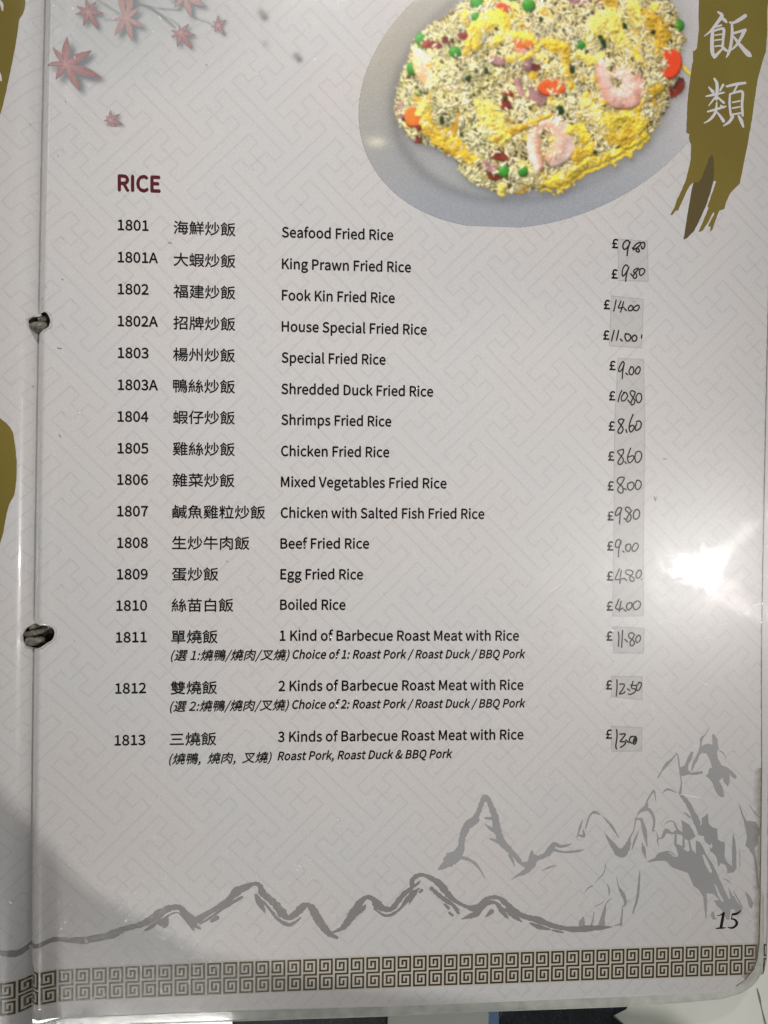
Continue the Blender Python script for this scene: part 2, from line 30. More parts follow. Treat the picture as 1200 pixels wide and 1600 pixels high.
"hand":[[0,[[[170.0,64.21],[169.22,63.58],[168.27,64.26],[167.91,65.39],[168.3,66.21],[169.06,65.91],[169.81,64.77],[170.09,64.11]],[[170.0,64.21],[169.45,66.08],[169.23,68.04]],[[170.79,65.76],[171.18,66.31]],[[173.06,64.01],[171.92,64.61],[171.17,65.66],[171.56,66.02],[172.7,65.23],[173.26,64.47],[173.06,64.01]],[[172.04,66.0],[171.95,66.56],[172.53,66.91],[172.91,66.53],[172.52,65.89]],[[173.45,64.19],[174.22,64.07],[174.52,64.8],[174.15,65.75],[173.67,65.85],[173.5,65.21]]]],[0,[[[169.52,71.1],[168.84,70.75],[168.09,71.71],[167.82,73.02],[168.03,74.03],[168.78,73.36],[169.53,72.03],[169.81,71.37]],[[169.81,71.47],[169.17,73.35],[168.91,75.5]],[[170.41,73.31],[170.9,73.82]],[[172.6,71.57],[171.64,71.97],[171.27,72.73],[172.04,73.26],[172.15,74.19],[171.58,74.58],[171.1,74.04],[171.66,73.09],[172.7,71.85]],[[172.99,71.93],[173.94,71.62],[174.62,72.25],[174.16,73.2],[173.3,73.69],[173.0,72.86],[173.18,71.92]]]],[1,[[[166.12,81.07],[165.85,82.57],[165.49,84.25]],[[167.56,81.31],[167.28,82.15],[166.86,83.28],[168.5,83.11]],[[168.36,81.53],[167.96,83.07],[167.5,84.48]],[[168.7,83.51],[169.22,84.0]],[[170.54,82.44],[169.88,83.2],[169.99,83.94],[170.85,83.92],[171.22,82.98],[170.64,82.47]],[[172.46,82.39],[171.51,83.06],[171.52,83.81],[172.49,83.91],[173.09,82.93],[172.79,82.38],[172.18,82.49]]]],[1,[[[165.66,89.93],[165.3,91.33],[164.94,92.93]],[[167.0,89.89],[166.74,91.3],[166.41,92.7]],[[167.61,92.4],[168.14,92.9]],[[169.22,90.68],[168.91,91.62],[169.44,92.82],[170.3,92.61],[170.67,91.57],[169.99,90.84],[168.99,90.91]],[[171.53,91.18],[171.06,91.94],[171.36,92.83],[172.23,92.66],[172.5,91.72],[171.92,91.13],[171.34,91.46]],[[173.99,91.03],[173.89,91.87]]]],[2,[[[168.77,99.27],[168.38,98.91],[167.63,100.04],[167.16,101.36],[167.46,101.82],[168.22,101.15],[168.86,99.46]],[[168.81,99.64],[168.42,101.71],[168.29,103.86]],[[169.38,102.25],[169.91,102.7]],[[170.99,100.34],[170.33,101.48],[170.54,102.5],[171.31,102.58],[171.72,101.45],[171.38,100.43],[170.7,100.44]],[[173.1,100.26],[172.25,101.25],[172.27,102.19],[173.04,102.36],[173.6,101.41],[173.53,100.48],[173.01,100.26]]]],[2,[[[168.21,107.32],[167.56,108.82],[167.16,110.61]],[[169.08,107.86],[168.14,109.19],[168.25,110.31],[169.11,110.2],[169.96,108.96],[169.46,107.95],[168.69,107.87]],[[170.07,110.08],[170.7,110.82]],[[172.15,107.61],[171.19,107.35],[170.71,108.01],[171.4,109.12],[172.19,110.23],[171.82,111.27],[171.15,111.47],[171.04,110.63],[171.79,109.12],[172.25,107.8]],[[173.12,108.06],[172.52,109.1],[172.77,110.41],[173.54,110.77],[174.2,109.63],[173.99,108.33],[173.31,108.06]]]],[2,[[[169.0,115.9],[168.04,115.64],[167.28,116.31],[168.06,117.41],[168.75,118.53],[168.28,119.66],[167.42,119.76],[167.31,118.92],[168.25,117.41],[169.0,116.0]],[[169.62,118.7],[169.86,119.54]],[[171.67,114.27],[170.93,116.24],[170.57,118.12],[170.97,119.43],[171.73,118.85],[172.11,117.91],[171.52,117.45],[170.76,117.93]],[[172.76,116.4],[173.62,116.16],[174.17,116.85],[173.94,118.16],[172.79,118.93],[172.4,118.28],[172.77,116.96]]]],[2,[[[168.83,124.52],[167.78,124.81],[167.21,125.29],[168.19,126.4],[168.97,127.51],[168.6,128.64],[167.74,128.93],[167.35,128.28],[168.19,126.77],[168.94,125.64],[168.93,124.48]],[[169.4,128.16],[169.91,128.66]],[[171.13,124.11],[170.58,125.62],[170.21,126.93],[170.62,128.43],[171.48,128.04],[172.08,127.09],[171.84,126.35],[170.5,126.74]],[[172.69,125.44],[172.42,126.71],[172.73,128.12],[173.6,128.2],[174.39,126.88],[174.33,125.56],[173.56,125.01],[172.69,125.4]]]],[2,[[[169.24,132.76],[168.27,132.67],[167.32,133.34],[167.34,134.28],[168.31,135.02],[168.99,135.95],[168.91,137.07],[168.24,137.36],[167.47,136.71],[167.55,135.77],[168.49,134.64],[169.24,133.32],[169.28,132.79]],[[169.34,136.04],[169.96,136.27]],[[171.18,134.23],[170.42,134.62],[170.33,135.56],[171.02,136.49],[171.98,135.91],[172.25,134.78],[171.76,134.13],[170.99,134.24]],[[173.1,133.56],[172.73,134.59],[172.74,135.72],[173.43,136.27],[174.28,135.51],[174.4,134.2],[173.68,133.55],[173.0,133.65]]]],[2,[[[168.59,141.77],[167.82,141.58],[167.07,142.53],[166.79,143.66],[167.28,143.93],[168.23,143.08],[168.69,141.95]],[[168.64,141.95],[168.24,143.64],[168.08,146.37]],[[169.44,144.76],[170.14,145.17]],[[171.29,142.12],[170.71,141.46],[169.94,141.66],[169.85,142.32],[170.73,143.06],[171.51,143.99],[171.34,145.12],[170.58,145.79],[170.18,145.13],[170.74,143.81],[171.72,142.4]],[[172.84,142.2],[172.27,143.24],[172.29,144.55],[173.07,144.96],[173.93,144.16],[174.04,142.85],[173.41,142.1],[172.74,142.33]]]],[2,[[[168.34,151.15],[167.66,150.97],[167.1,151.73],[166.92,152.85],[167.41,153.32],[168.17,152.85],[168.64,151.72],[168.38,151.15]],[[168.5,151.53],[167.99,153.79],[167.87,156.04]],[[169.12,154.31],[169.58,154.68]],[[170.48,152.46],[170.01,153.21],[170.31,154.25],[171.08,154.34],[171.55,153.2],[171.25,152.27],[170.28,152.5],[170.0,152.84]],[[172.6,152.26],[172.03,153.2],[172.04,154.14],[172.82,154.36],[173.67,153.38],[173.76,152.44],[172.98,151.97],[172.41,152.49]]]],[2,[[[168.17,159.61],[167.61,161.12],[167.0,162.66],[168.5,162.62],[169.85,162.34]],[[168.79,160.08],[168.58,161.68],[168.42,163.84]],[[169.85,162.43],[170.47,163.03]],[[172.32,160.35],[171.16,159.89],[170.2,160.17],[170.21,160.92],[171.38,161.49],[172.54,162.24],[172.65,162.99],[171.98,163.27],[171.39,162.61],[171.57,161.67],[172.14,161.11],[172.32,160.35]],[[174.06,159.97],[173.3,160.92],[173.41,162.14],[174.19,162.19],[174.85,161.1],[174.64,160.06],[173.86,159.97]],[[174.87,162.57],[174.96,162.64]]]],[2,[[[168.2,168.55],[167.64,169.96],[167.23,171.09],[168.43,171.56],[169.39,171.09]],[[168.92,169.11],[168.61,170.34],[168.34,172.03]],[[169.74,171.56],[170.41,171.98]],[[171.49,169.49],[170.72,169.96],[170.54,170.9],[171.13,171.66],[171.99,170.9],[172.11,169.77],[171.49,169.43]],[[173.61,169.02],[172.65,169.77],[172.57,170.9],[173.26,171.62],[174.41,170.9],[174.72,169.58],[173.99,169.02]]]],[3,[[[168.14,178.16],[168.35,179.57],[168.24,182.4]],[[169.43,177.69],[169.32,180.14],[169.21,182.68]],[[170.16,180.29],[170.92,181.05]],[[172.97,178.83],[172.19,178.35],[171.33,178.82],[171.44,179.77],[172.61,180.53],[173.05,181.47],[172.44,182.22],[171.86,182.03],[171.75,181.09],[172.41,180.15],[173.02,179.02]],[[174.14,179.21],[173.47,179.96],[173.59,181.1],[174.27,181.23],[174.87,180.16],[174.62,179.21],[174.04,179.11]]]],[4,[[[167.89,192.21],[167.98,194.09],[167.77,197.02]],[[168.74,193.53],[169.7,193.45],[170.21,193.92],[169.54,195.24],[168.68,196.37],[169.94,196.19],[170.35,195.77]],[[171.13,194.93],[171.82,195.41]],[[172.79,192.71],[172.32,194.32],[172.62,194.79],[173.59,195.08],[173.31,195.93],[172.26,196.49],[171.39,196.48]],[[172.03,193.84],[173.96,193.95]],[[174.72,193.01],[173.96,193.95],[173.89,195.27],[174.56,195.32],[175.22,194.15],[175.25,193.2],[174.53,192.97]]]],[5,[[[168.0,206.94],[168.18,208.84],[167.84,211.67],[168.04,212.62]],[[169.04,208.28],[170.69,208.26],[169.93,209.43],[169.17,210.46],[170.72,210.57],[170.44,211.42],[169.29,212.16]],[[170.81,210.0],[171.63,210.72]],[[172.63,209.08],[171.96,209.64],[172.17,210.78],[173.24,210.79],[173.8,209.66],[173.21,208.99],[172.24,209.07]],[[173.89,209.09],[173.23,210.03],[173.24,211.27],[173.82,210.99],[174.15,209.67],[173.6,208.96]]]]],
"leaves":[[[9.81,21.28],[10.29,13.74],[6.74,17.29],[5.06,22.21],[7.51,25.96],[13.76,28.33],[19.41,24.14],[16.8,16.83],1.0],[[21.76,35.58],[21.85,32.79],[20.52,34.52],[19.97,35.95],[20.94,37.41],[23.26,38.56],[25.22,36.84],[24.38,33.89],0.95],[[15.73,6.4],[15.1,2.77],[12.65,5.03],[12.31,7.32],[14.44,10.43],[18.56,11.01],[19.91,6.47],[17.94,3.28],0.9],[[25.88,7.32],[23.95,0.42],[22.26,8.18],[22.8,12.43],[27.64,13.71],[30.63,9.66],[29.5,4.27],[27.4,-0.51],0.75],[[40.73,10.46],[40.28,8.39],[38.1,10.07],[38.08,11.98],[39.84,14.6],[43.86,14.89],[44.86,10.96],[43.08,7.85],1.0],[[50.85,7.91],[50.98,4.98],[49.59,6.62],[49.13,8.31],[50.06,9.8],[53.0,10.59],[52.54,8.11],[53.34,6.14],0.9],[[41.58,0.29],[39.38,-2.88],[37.04,1.31],[38.87,3.77],[43.73,6.12],[47.63,2.79],[45.96,-0.35],[43.75,-3.16],0.75]],
"smudge":[[[62.93,3.61,2.294],[63.87,4.85,2.294]],[[72.7,14.96,1.911],[73.64,16.03,2.102]],[[63.73,11.54,0.382],[64.11,12.27,2.294]]],
"twigs":[[[18.05,2.92,0.306],[20.64,4.35,0.428],[23.51,6.06,0.367],[25.24,6.83,0.183]],[[27.82,3.44,0.489],[31.58,3.85,0.673],[35.06,5.92,0.795],[39.15,9.2,0.55]],[[31.58,3.79,0.245],[36.22,4.32,0.275],[40.58,4.4,0.245]],[[31.58,4.08,0.245],[35.06,5.62,0.245],[40.46,8.53,0.245]],[[20.08,8.33,0.245],[22.66,8.16,0.214]],[[25.22,2.59,1.835],[29.26,3.06,1.835],[30.99,3.24,0.917]],[[35.06,4.3,0.229],[40.87,4.23,0.306]],[[44.17,6.02,0.459],[47.1,6.95,0.306],[49.68,7.72,0.229]]],
"leafbox":[[4.48,1.77],[79.63,37.68]],
"plate":[144.584,18.208,56.871,39.498,154.506],
"heap":[[123.68,-4.88],[115.42,1.21],[110.31,5.3],[106.66,8.39],[104.35,15.75],[101.67,22.76],[100.8,27.32],[101.76,31.81],[106.04,37.78],[108.25,37.87],[114.35,39.79],[119.02,42.88],[120.36,47.38],[125.59,49.37],[131.78,51.52],[135.13,50.29],[137.76,50.74],[140.94,49.52],[146.22,49.68],[150.55,48.78],[155.61,43.97],[163.17,40.89],[168.29,37.91],[173.98,34.52],[177.37,30.11],[180.76,24.94],[182.41,19.3],[184.25,13.64],[184.88,4.33],[183.64,-1.17],[180.65,-8.05]],
"peas":[[124.08,-2.54,1.835],[133.92,-4.18,1.284],[123.94,1.65,1.468],[108.13,8.49,1.651],[117.94,11.79,1.651],[106.02,16.93,1.835],[107.56,24.1,0.734],[139.18,-2.64,1.835],[183.48,0.69,1.835],[155.13,8.06,1.651],[132.45,45.07,1.651],[138.07,44.85,1.56],[121.9,18.68,0.734],[108.53,11.0,1.101]],
"dark_peas":[[167.39,1.72,1.284],[152.19,15.01,1.284],[148.76,26.75,1.651],[161.18,6.46,1.101],[121.72,18.87,1.101],[160.4,5.21,0.917],[161.57,7.55,0.917],[132.77,24.37,1.101],[142.78,1.0,0.917],[176.02,2.93,1.101],[181.05,5.63,1.101],[127.08,16.42,1.101],[114.26,30.69,0.917],[129.73,4.44,0.734],[159.33,38.28,0.917],[165.97,36.34,1.101],[174.52,31.71,0.917],[114.27,31.6,0.917],[119.86,35.0,0.734]],
"carrots":[[136.7,9.18,3.119,2.57,10],[146.23,20.44,4.037,2.39,-8],[181.14,11.93,3.486,4.4,20],[105.97,30.71,2.385,2.75,0],[131.72,-1.32,2.202,1.47,10],[139.12,8.51,1.468,1.47,0]],
"ham":[[111.46,10.13,3.119,1.47,5,0],[121.59,7.05,3.303,1.1,0,0],[107.12,35.55,1.468,2.94,-20,1],[102.83,28.86,1.468,2.39,10,2],[131.64,40.34,2.752,1.83,10,1],[128.89,44.12,2.202,1.65,20,2],[130.22,46.08,2.202,1.47,0,1],[133.15,24.9,1.835,2.2,20,0],[138.24,13.13,2.018,2.02,0,2],[141.75,23.4,2.385,2.02,20,2],[182.98,18.71,3.119,2.2,-35,1],[154.02,-4.56,4.404,1.47,5,2],[130.21,13.53,2.752,1.28,10,2],[136.84,21.07,0.917,4.04,-20,2],[160.25,-5.82,1.468,1.47,0,0],[141.08,14.82,1.468,1.1,0,1],[115.87,8.26,1.101,1.1,0,1],[107.83,33.16,0.917,1.1,0,1]],
"shrimps":[[[107.63,13.41,2.936],[108.95,16.06,4.404],[111.37,19.02,4.404],[114.53,21.41,4.037],[117.5,22.35,3.303],[118.97,21.92,1.835]],[[160.51,12.94,2.202],[161.51,16.95,3.119],[162.89,20.58,3.67],[165.97,22.65,4.404],[169.2,21.76,5.138],[170.49,18.37,5.138],[168.55,15.87,4.037],[165.87,15.63,2.569]],[[142.75,43.56,2.202],[141.57,39.56,2.936],[141.14,34.99,3.303],[142.6,31.44,3.67],[145.98,30.55,4.404],[148.65,33.01,5.138],[149.46,37.03,5.505],[147.23,40.43,4.037]]],
"egg":[[[123.66,9.67,2.569],[123.98,5.65,3.67],[126.93,3.31,4.037],[130.63,1.66,3.67],[132.17,5.22,2.569],[128.48,9.06,1.835]],[[110.17,28.15,3.67],[111.33,32.64,4.771],[113.94,35.62,5.138],[118.03,37.26,4.404],[121.4,40.4,3.303],[124.02,42.12,2.202]],[[126.26,26.5,3.67],[129.1,30.02,5.138],[131.39,34.13,4.404],[133.27,35.14,2.569]],[[130.1,35.65,1.651],[135.67,33.02,1.835],[141.27,30.39,1.651],[145.95,28.35,1.101]],[[142.39,44.68,3.303],[146.56,47.09,4.771],[150.89,45.82,4.771],[154.65,43.08,4.037],[159.37,41.05,3.67],[165.05,38.97,3.67],[169.79,36.18,3.303],[174.16,33.4,2.202]],[[143.81,7.9,2.202],[147.2,8.46,3.303],[149.86,9.8,2.569],[150.3,14.37,2.202],[151.88,19.8,1.835]],[[157.0,6.12,3.303],[159.79,1.93,4.404],[163.56,-0.11,4.771],[164.95,3.87,4.404],[166.51,6.74,2.936]],[[173.66,-1.01,3.67],[177.54,1.93,4.771],[178.93,5.0,4.037],[177.23,6.94,2.569]],[[156.29,24.2,3.303],[160.14,27.72,4.771],[164.54,29.37,4.404],[168.72,27.7,3.67],[172.57,29.94,3.303]],[[172.12,24.96,1.835],[174.36,21.15,2.202],[177.79,19.14,2.202]],[[132.13,49.49,2.202],[131.96,50.96,2.018]],[[162.14,-6.47,4.037],[163.51,-3.42,3.67]],[[135.35,5.97,2.202],[140.04,7.0,1.835],[141.95,9.28,1.468]],[[162.11,33.17,3.67],[166.89,33.89,4.037],[170.69,31.88,3.303]],[[170.17,-4.15,2.569],[172.12,-1.49,2.202]],[[116.18,37.89,2.936],[119.17,39.77,3.303]],[[146.04,35.7,1.101],[153.55,31.69,2.569],[156.43,34.34,2.936]],[[122.34,7.56,1.468],[121.09,12.17,1.835]],[[154.22,10.5,1.468],[158.03,12.15,2.569],[160.86,10.72,1.468]],[[126.85,-3.96,2.569],[132.44,-3.55,2.569]],[[133.56,12.82,1.835],[137.3,12.26,2.202],[140.1,11.39,1.468]],[[153.65,39.07,3.67],[158.36,37.02,3.303]],[[107.8,29.72,1.835],[110.16,26.34,2.569]]],
"photobox":[[89.37,-6.86],[194.66,60.21]],
"cloths":[[[55.2,290.03],[102.22,291.7],[102.06,315.3],[56.13,315.31]],[[136.38,292.9],[178.16,294.38],[176.57,297.74],[172.12,299.58],[178.1,304.43],[189.5,312.94],[190.65,321.07],[136.08,318.73]]],
"blue":[[133.32,292.61],[136.51,292.72],[136.21,318.52],[133.22,318.39]],
"seam":[[219.06,293.02],[219.95,296.11],[220.63,299.19],[221.97,304.33],[224.0,312.58]],
"glow":[15.29,298.54],
"under":[[206.54,285.23],[212.12,284.25],[214.88,281.62],[216.02,277.76],[216.19,269.98],[216.1,258.31],[215.84,219.53],[215.59,180.93],[215.33,142.52],[215.28,104.28],[215.3,47.24],[215.19,-16.93],[191.9,-15.62],[196.59,284.89]],
"under_key":[[214.84,272.85],[216.14,272.89],[215.49,281.83]],
"left_key":[[-2.69,275.19],[-7.0,275.58],[-6.98,284.73]],
"glare":[192.32,160.29],
"cords":[[[-0.51,92.49,1.835],[1.33,92.87,2.905],[3.03,92.96,3.211],[5.01,92.32,2.294]],[[2.03,90.94,1.682],[3.31,90.76,1.835],[4.44,89.7,1.682]],[[-1.82,178.68,1.376],[0.46,178.31,1.529],[2.59,177.81,1.682],[4.73,176.79,1.682],[5.87,176.2,1.223]],[[-0.96,180.6,2.599],[1.61,180.32,2.905],[3.31,180.33,2.294]],[[5.45,178.57,1.988],[6.16,177.09,1.835]],[[-0.68,177.2,1.988],[1.6,176.47,1.682],[3.59,176.04,1.07]]],
"scratches":[[[194.32,150.25,0.147],[198.45,151.93,0.22]],[[182.41,174.5,0.11],[185.35,176.02,0.183]],[[198.64,176.23,0.183],[201.19,175.67,0.092]],[[191.14,261.09,0.183],[191.09,264.54,0.183]],[[187.47,226.4,0.147],[191.01,227.04,0.257],[194.15,227.67,0.128]],[[191.86,180.59,0.092],[198.11,179.47,0.183]],[[207.5,164.25,0.33],[208.84,162.15,0.183]],[[209.18,170.34,0.183],[211.34,169.77,0.33]],[[193.62,193.52,0.183],[195.39,193.73,0.294]],[[-3.81,64.94,0.147],[-2.95,65.26,0.22]],[[178.5,199.48,0.092],[179.11,201.0,0.147]],[[-7.25,181.02,0.147],[-2.96,181.13,0.092]],[[180.85,161.08,0.734],[181.63,161.27,0.734]],[[191.36,211.97,0.147],[192.74,212.18,0.11]],[[-5.17,189.1,0.275],[-4.65,189.46,0.183]],[[147.69,166.41,0.11],[151.47,163.6,0.092]]],
"specks":[[[178.38,138.29,0.257],[178.79,139.42,0.183]],[[179.16,138.28,0.147],[178.79,139.61,0.147]],[[9.18,80.06,0.275],[9.35,80.23,0.275]],[[8.05,99.04,0.275],[9.07,99.1,0.183]],[[-6.23,113.01,0.367],[-5.55,113.52,0.183]],[[-3.41,23.45,0.183],[-3.24,23.62,0.183]],[[9.85,31.42,0.183],[10.02,31.59,0.183]],[[37.68,68.76,0.275],[38.56,68.9,0.183]],[[47.75,18.91,0.239],[48.1,19.24,0.183]],[[-5.22,47.55,0.183],[-5.05,47.71,0.183]],[[54.31,157.59,0.183],[54.67,157.95,0.183]],[[8.48,122.78,0.22],[8.82,123.49,0.257]],[[12.64,179.99,0.183],[12.81,180.17,0.183]],[[203.97,213.86,0.183],[204.17,214.05,0.183]],[[8.03,46.4,0.183],[8.2,46.57,0.183]],[[5.09,82.49,0.183],[5.26,82.66,0.183]],[[180.93,127.16,0.183],[181.9,127.15,0.183]],[[3.91,85.52,0.22],[4.08,85.87,0.22]],[[60.87,47.48,0.147],[61.05,47.65,0.147]]]}
MMS = 0.001
T0 = time.time()
SC = bpy.context.scene
COL = SC.collection

# ------------------------------------------------------------------ camera, light, exposure
cam = bpy.data.cameras.new("camera")
co = bpy.data.objects.new("camera", cam); COL.objects.link(co)
R = Matrix(D['cam']['R']); Cc = Vector(D['cam']['C']) * MMS
co.matrix_world = Matrix.Translation(Cc) @ R.to_4x4()
cam.sensor_fit = 'VERTICAL'; cam.sensor_height = 32.0; cam.sensor_width = 24.0
cam.lens = D['cam']['f'] / 1600.0 * 32.0
cam.clip_start = 0.01; cam.clip_end = 50.0
SC.camera = co

w = bpy.data.worlds.new("World"); SC.world = w; w.use_nodes = True
w.node_tree.nodes["Background"].inputs[0].default_value = (0.98, 0.985, 1.0, 1)
w.node_tree.nodes["Background"].inputs[1].default_value = 0.105
SC.view_settings.view_transform = 'Standard'; SC.view_settings.look = 'None'
SC.view_settings.exposure = 0.0; SC.view_settings.gamma = 1.0
SC.cycles.max_bounces = 8; SC.cycles.transparent_max_bounces = 12

def lamp(name, kind, loc, target, energy, color, **kw):
    l = bpy.data.lights.new(name, kind); l.energy = energy; l.color = color
    for k, v in kw.items(): setattr(l, k, v)
    o = bpy.data.objects.new(name, l); COL.objects.link(o); o.location = loc
    o.rotation_euler = (Vector(target) - Vector(loc)).to_track_quat('-Z', 'Y').to_euler()
    return o
# round ceiling lamp whose mirror image is the bright glare at the right edge
gx, gy = D['glare'][0] * MMS, -D['glare'][1] * MMS
dv = Vector((gx - Cc.x, gy - Cc.y, Cc.z)); dv *= 1.6 / dv.z
kl = Vector((gx, gy, 0)) + dv
lamp("ceiling_lamp", 'AREA', kl, (gx, gy, 0), 9.8, (1.0, 0.965, 0.935), shape='DISK', size=0.032)
# added wide soft fill from the upper left, out of the page's reflections
lamp("soft_fill", 'AREA', (-1.15, 0.75, 1.15), (0.08, -0.08, 0), 2.0, (1.0, 0.965, 0.93), shape='DISK', size=0.7)
# added spot that brightens mid-page and lets the edges fall off darker
lamp("falloff_spot", 'SPOT', (0.12, 1.0, 1.0), (0.104, -0.072, 0), 70.0, (1.0, 0.96, 0.945), spot_size=math.radians(14.0), spot_blend=1.0, shadow_soft_size=0.05)
# strip light added so its reflection whitens the margin and table below the menu
lamp("reflection_strip", 'AREA', (-0.27, -1.104, 1.2), (-0.27, -0.29, 0), 3.6, (1.0, 0.99, 0.95), shape='RECTANGLE', size=0.42, size_y=0.07)

# ------------------------------------------------------------------ materials
def srgb(c):
    return tuple(((x/255)/12.92 if x/255 <= .04045 else ((x/255+.055)/1.055)**2.4) for x in c)
PAGE_SHOWN = srgb((192, 188, 184))
def ink(r, g, b):                     # albedo of a print that shows as r,g,b on the photo's page
    s = srgb((r, g, b)); return tuple(min(.85, .61*x/p) for x, p in zip(s, PAGE_SHOWN))
def N(nt, t, **kw):
    n = nt.nodes.new(t)
    for k, v in kw.items():
        if k in n.inputs: n.inputs[k].default_value = v
        else: setattr(n, k, v)
    return n
def film_bump(nt, strength=1.0):
    """scuffed laminate: slow waviness and fine grain, in world position so every print shares it"""
    geo = N(nt, 'ShaderNodeNewGeometry')
    n1 = N(nt, 'ShaderNodeTexNoise', Scale=900.0, Detail=5.0, Roughness=0.7)
    n2 = N(nt, 'ShaderNodeTexNoise', Scale=95.0, Detail=2.0)
    nt.links.new(geo.outputs['Position'], n1.inputs['Vector']); nt.links.new(geo.outputs['Position'], n2.inputs['Vector'])
    b2 = N(nt, 'ShaderNodeBump', Strength=1.0, Distance=0.000018*strength)
    nt.links.new(n2.outputs[0], b2.inputs['Height'])
    b1 = N(nt, 'ShaderNodeBump', Strength=1.0, Distance=0.0000048*strength)
    nt.links.new(n1.outputs[0], b1.inputs['Height']); nt.links.new(b2.outputs[0], b1.inputs['Normal'])
    # sparse scuffs and pits that sparkle round a reflected lamp
    n3 = N(nt, 'ShaderNodeTexNoise', Scale=1500.0, Detail=4.0, Roughness=0.65)
    nt.links.new(geo.outputs['Position'], n3.inputs['Vector'])
    rp = N(nt, 'ShaderNodeMapRange'); rp.inputs['From Min'].default_value = .56; rp.inputs['From Max'].default_value = .78
    nt.links.new(n3.outputs[0], rp.inputs['Value'])
    b3 = N(nt, 'ShaderNodeBump', Strength=1.0, Distance=0.000028*strength)
    nt.links.new(rp.outputs[0], b3.inputs['Height']); nt.links.new(b1.outputs[0], b3.inputs['Normal'])
    return b3.outputs[0]
MATS = {}
def film(name, rgb=None, attr=None, alpha=None, var=0.0, rgb2=None, rough=.55, tint=None, coat=1.0, grain=0.05):
    rough = .27
    m = bpy.data.materials.new(name); m.use_nodes = True; nt = m.node_tree
    p = nt.nodes['Principled BSDF']; out = nt.nodes['Material Output']
    p.inputs['Roughness'].default_value = rough
    p.inputs['Specular IOR Level'].default_value = 0.30
    p.inputs['Coat Weight'].default_value = coat; p.inputs['Coat Roughness'].default_value = 0.02
    nt.links.new(film_bump(nt), p.inputs['Coat Normal'])
    geo = N(nt, 'ShaderNodeNewGeometry')
    ns = N(nt, 'ShaderNodeTexNoise', Scale=150.0, Detail=4.0, Distortion=1.5); nt.links.new(geo.outputs['Position'], ns.inputs['Vector'])
    ms_ = N(nt, 'ShaderNodeMapRange'); ms_.inputs['From Min'].default_value = .4; ms_.inputs['From Max'].default_value = .65
    ms_.inputs['To Min'].default_value = .015; ms_.inputs['To Max'].default_value = .05
    nt.links.new(ns.outputs[0], ms_.inputs['Value']); nt.links.new(ms_.outputs[0], p.inputs['Coat Roughness'])
    if attr:
        a = N(nt, 'ShaderNodeVertexColor', layer_name=attr); src = a.outputs['Color']
    else:
        c = N(nt, 'ShaderNodeRGB'); c.outputs[0].default_value = (*rgb, 1); src = c.outputs[0]
        if rgb2:
            n = N(nt, 'ShaderNodeTexNoise', Scale=22.0, Detail=1.5)
            nt.links.new(geo.outputs['Position'], n.inputs['Vector'])
            r = N(nt, 'ShaderNodeValToRGB'); r.color_ramp.elements[0].position = .42; r.color_ramp.elements[1].position = .58
            r.color_ramp.elements[0].color = (*rgb, 1); r.color_ramp.elements[1].color = (*rgb2, 1)
            nt.links.new(n.outputs[0], r.inputs[0]); src = r.outputs[0]
    # paper grain and print screen
    n = N(nt, 'ShaderNodeTexNoise', Scale=2300.0, Detail=2.0)
    nt.links.new(geo.outputs['Position'], n.inputs['Vector'])
    mr = N(nt, 'ShaderNodeMapRange'); mr.inputs['From Min'].default_value = .3; mr.inputs['From Max'].default_value = .7
    mr.inputs['To Min'].default_value = 1-grain; mr.inputs['To Max'].default_value = 1+grain
    nt.links.new(n.outputs[0], mr.inputs['Value'])
    vm = N(nt, 'ShaderNodeVectorMath', operation='SCALE')
    nt.links.new(src, vm.inputs[0]); nt.links.new(mr.outputs[0], vm.inputs['Scale'])
    nt.links.new(vm.outputs[0], p.inputs['Base Color'])
    if alpha is not None:
        t = N(nt, 'ShaderNodeBsdfTransparent'); mx = N(nt, 'ShaderNodeMixShader')
        if alpha == 'attr': nt.links.new(a.outputs['Alpha'], mx.inputs[0])
        else: mx.inputs[0].default_value = alpha
        nt.links.new(t.outputs[0], mx.inputs[1]); nt.links.new(p.outputs[0], mx.inputs[2])
        nt.links.new(mx.outputs[0], out.inputs['Surface'])
    return m
M = dict(
 page=film('laminated_paper', (.625,.599,.582), rgb2=(.605,.601,.590)),
 lattice=film('pale_grey_print', (.580,.556,.541), rgb2=(.561,.557,.548)),
 black=film('black_print', ink(10,7,7)),
 maroon=film('maroon_print', ink(82,22,30)),
 olive=film('olive_print', ink(118,104,44), rgb2=ink(112,96,40)),
 olive_dark=film('dark_olive_print', ink(88,74,44)),
 white=film('white_print', ink(200,194,190)),
 mount=film('grey_wash_print', ink(134,128,124), rgb2=ink(128,122,118)),
 mountb=film('light_grey_wash_print', ink(150,147,144), rgb2=ink(143,140,137)),
 key=film('brown_key_print', ink(66,53,30), rgb2=ink(58,44,24)),
 cream=film('beige_print', ink(184,176,161)),
 photo=film('colour_photo_print', attr='Col', grain=.09),
 leaf=film('soft_leaf_print', attr='Col', alpha='attr'),
 tape=film('yellowed_tape', (.48,.465,.445), alpha=.15),
 tape_edge=film('grimy_tape_edge', (.27,.255,.24), alpha=.24),
 pen=film('black_pen_ink', (.022,.02,.02), coat=.6),
 edge=film('grimy_sheet_edge', (.24,.20,.15)),
 grime=film('brown_grime', attr='Col', alpha='attr'),
)
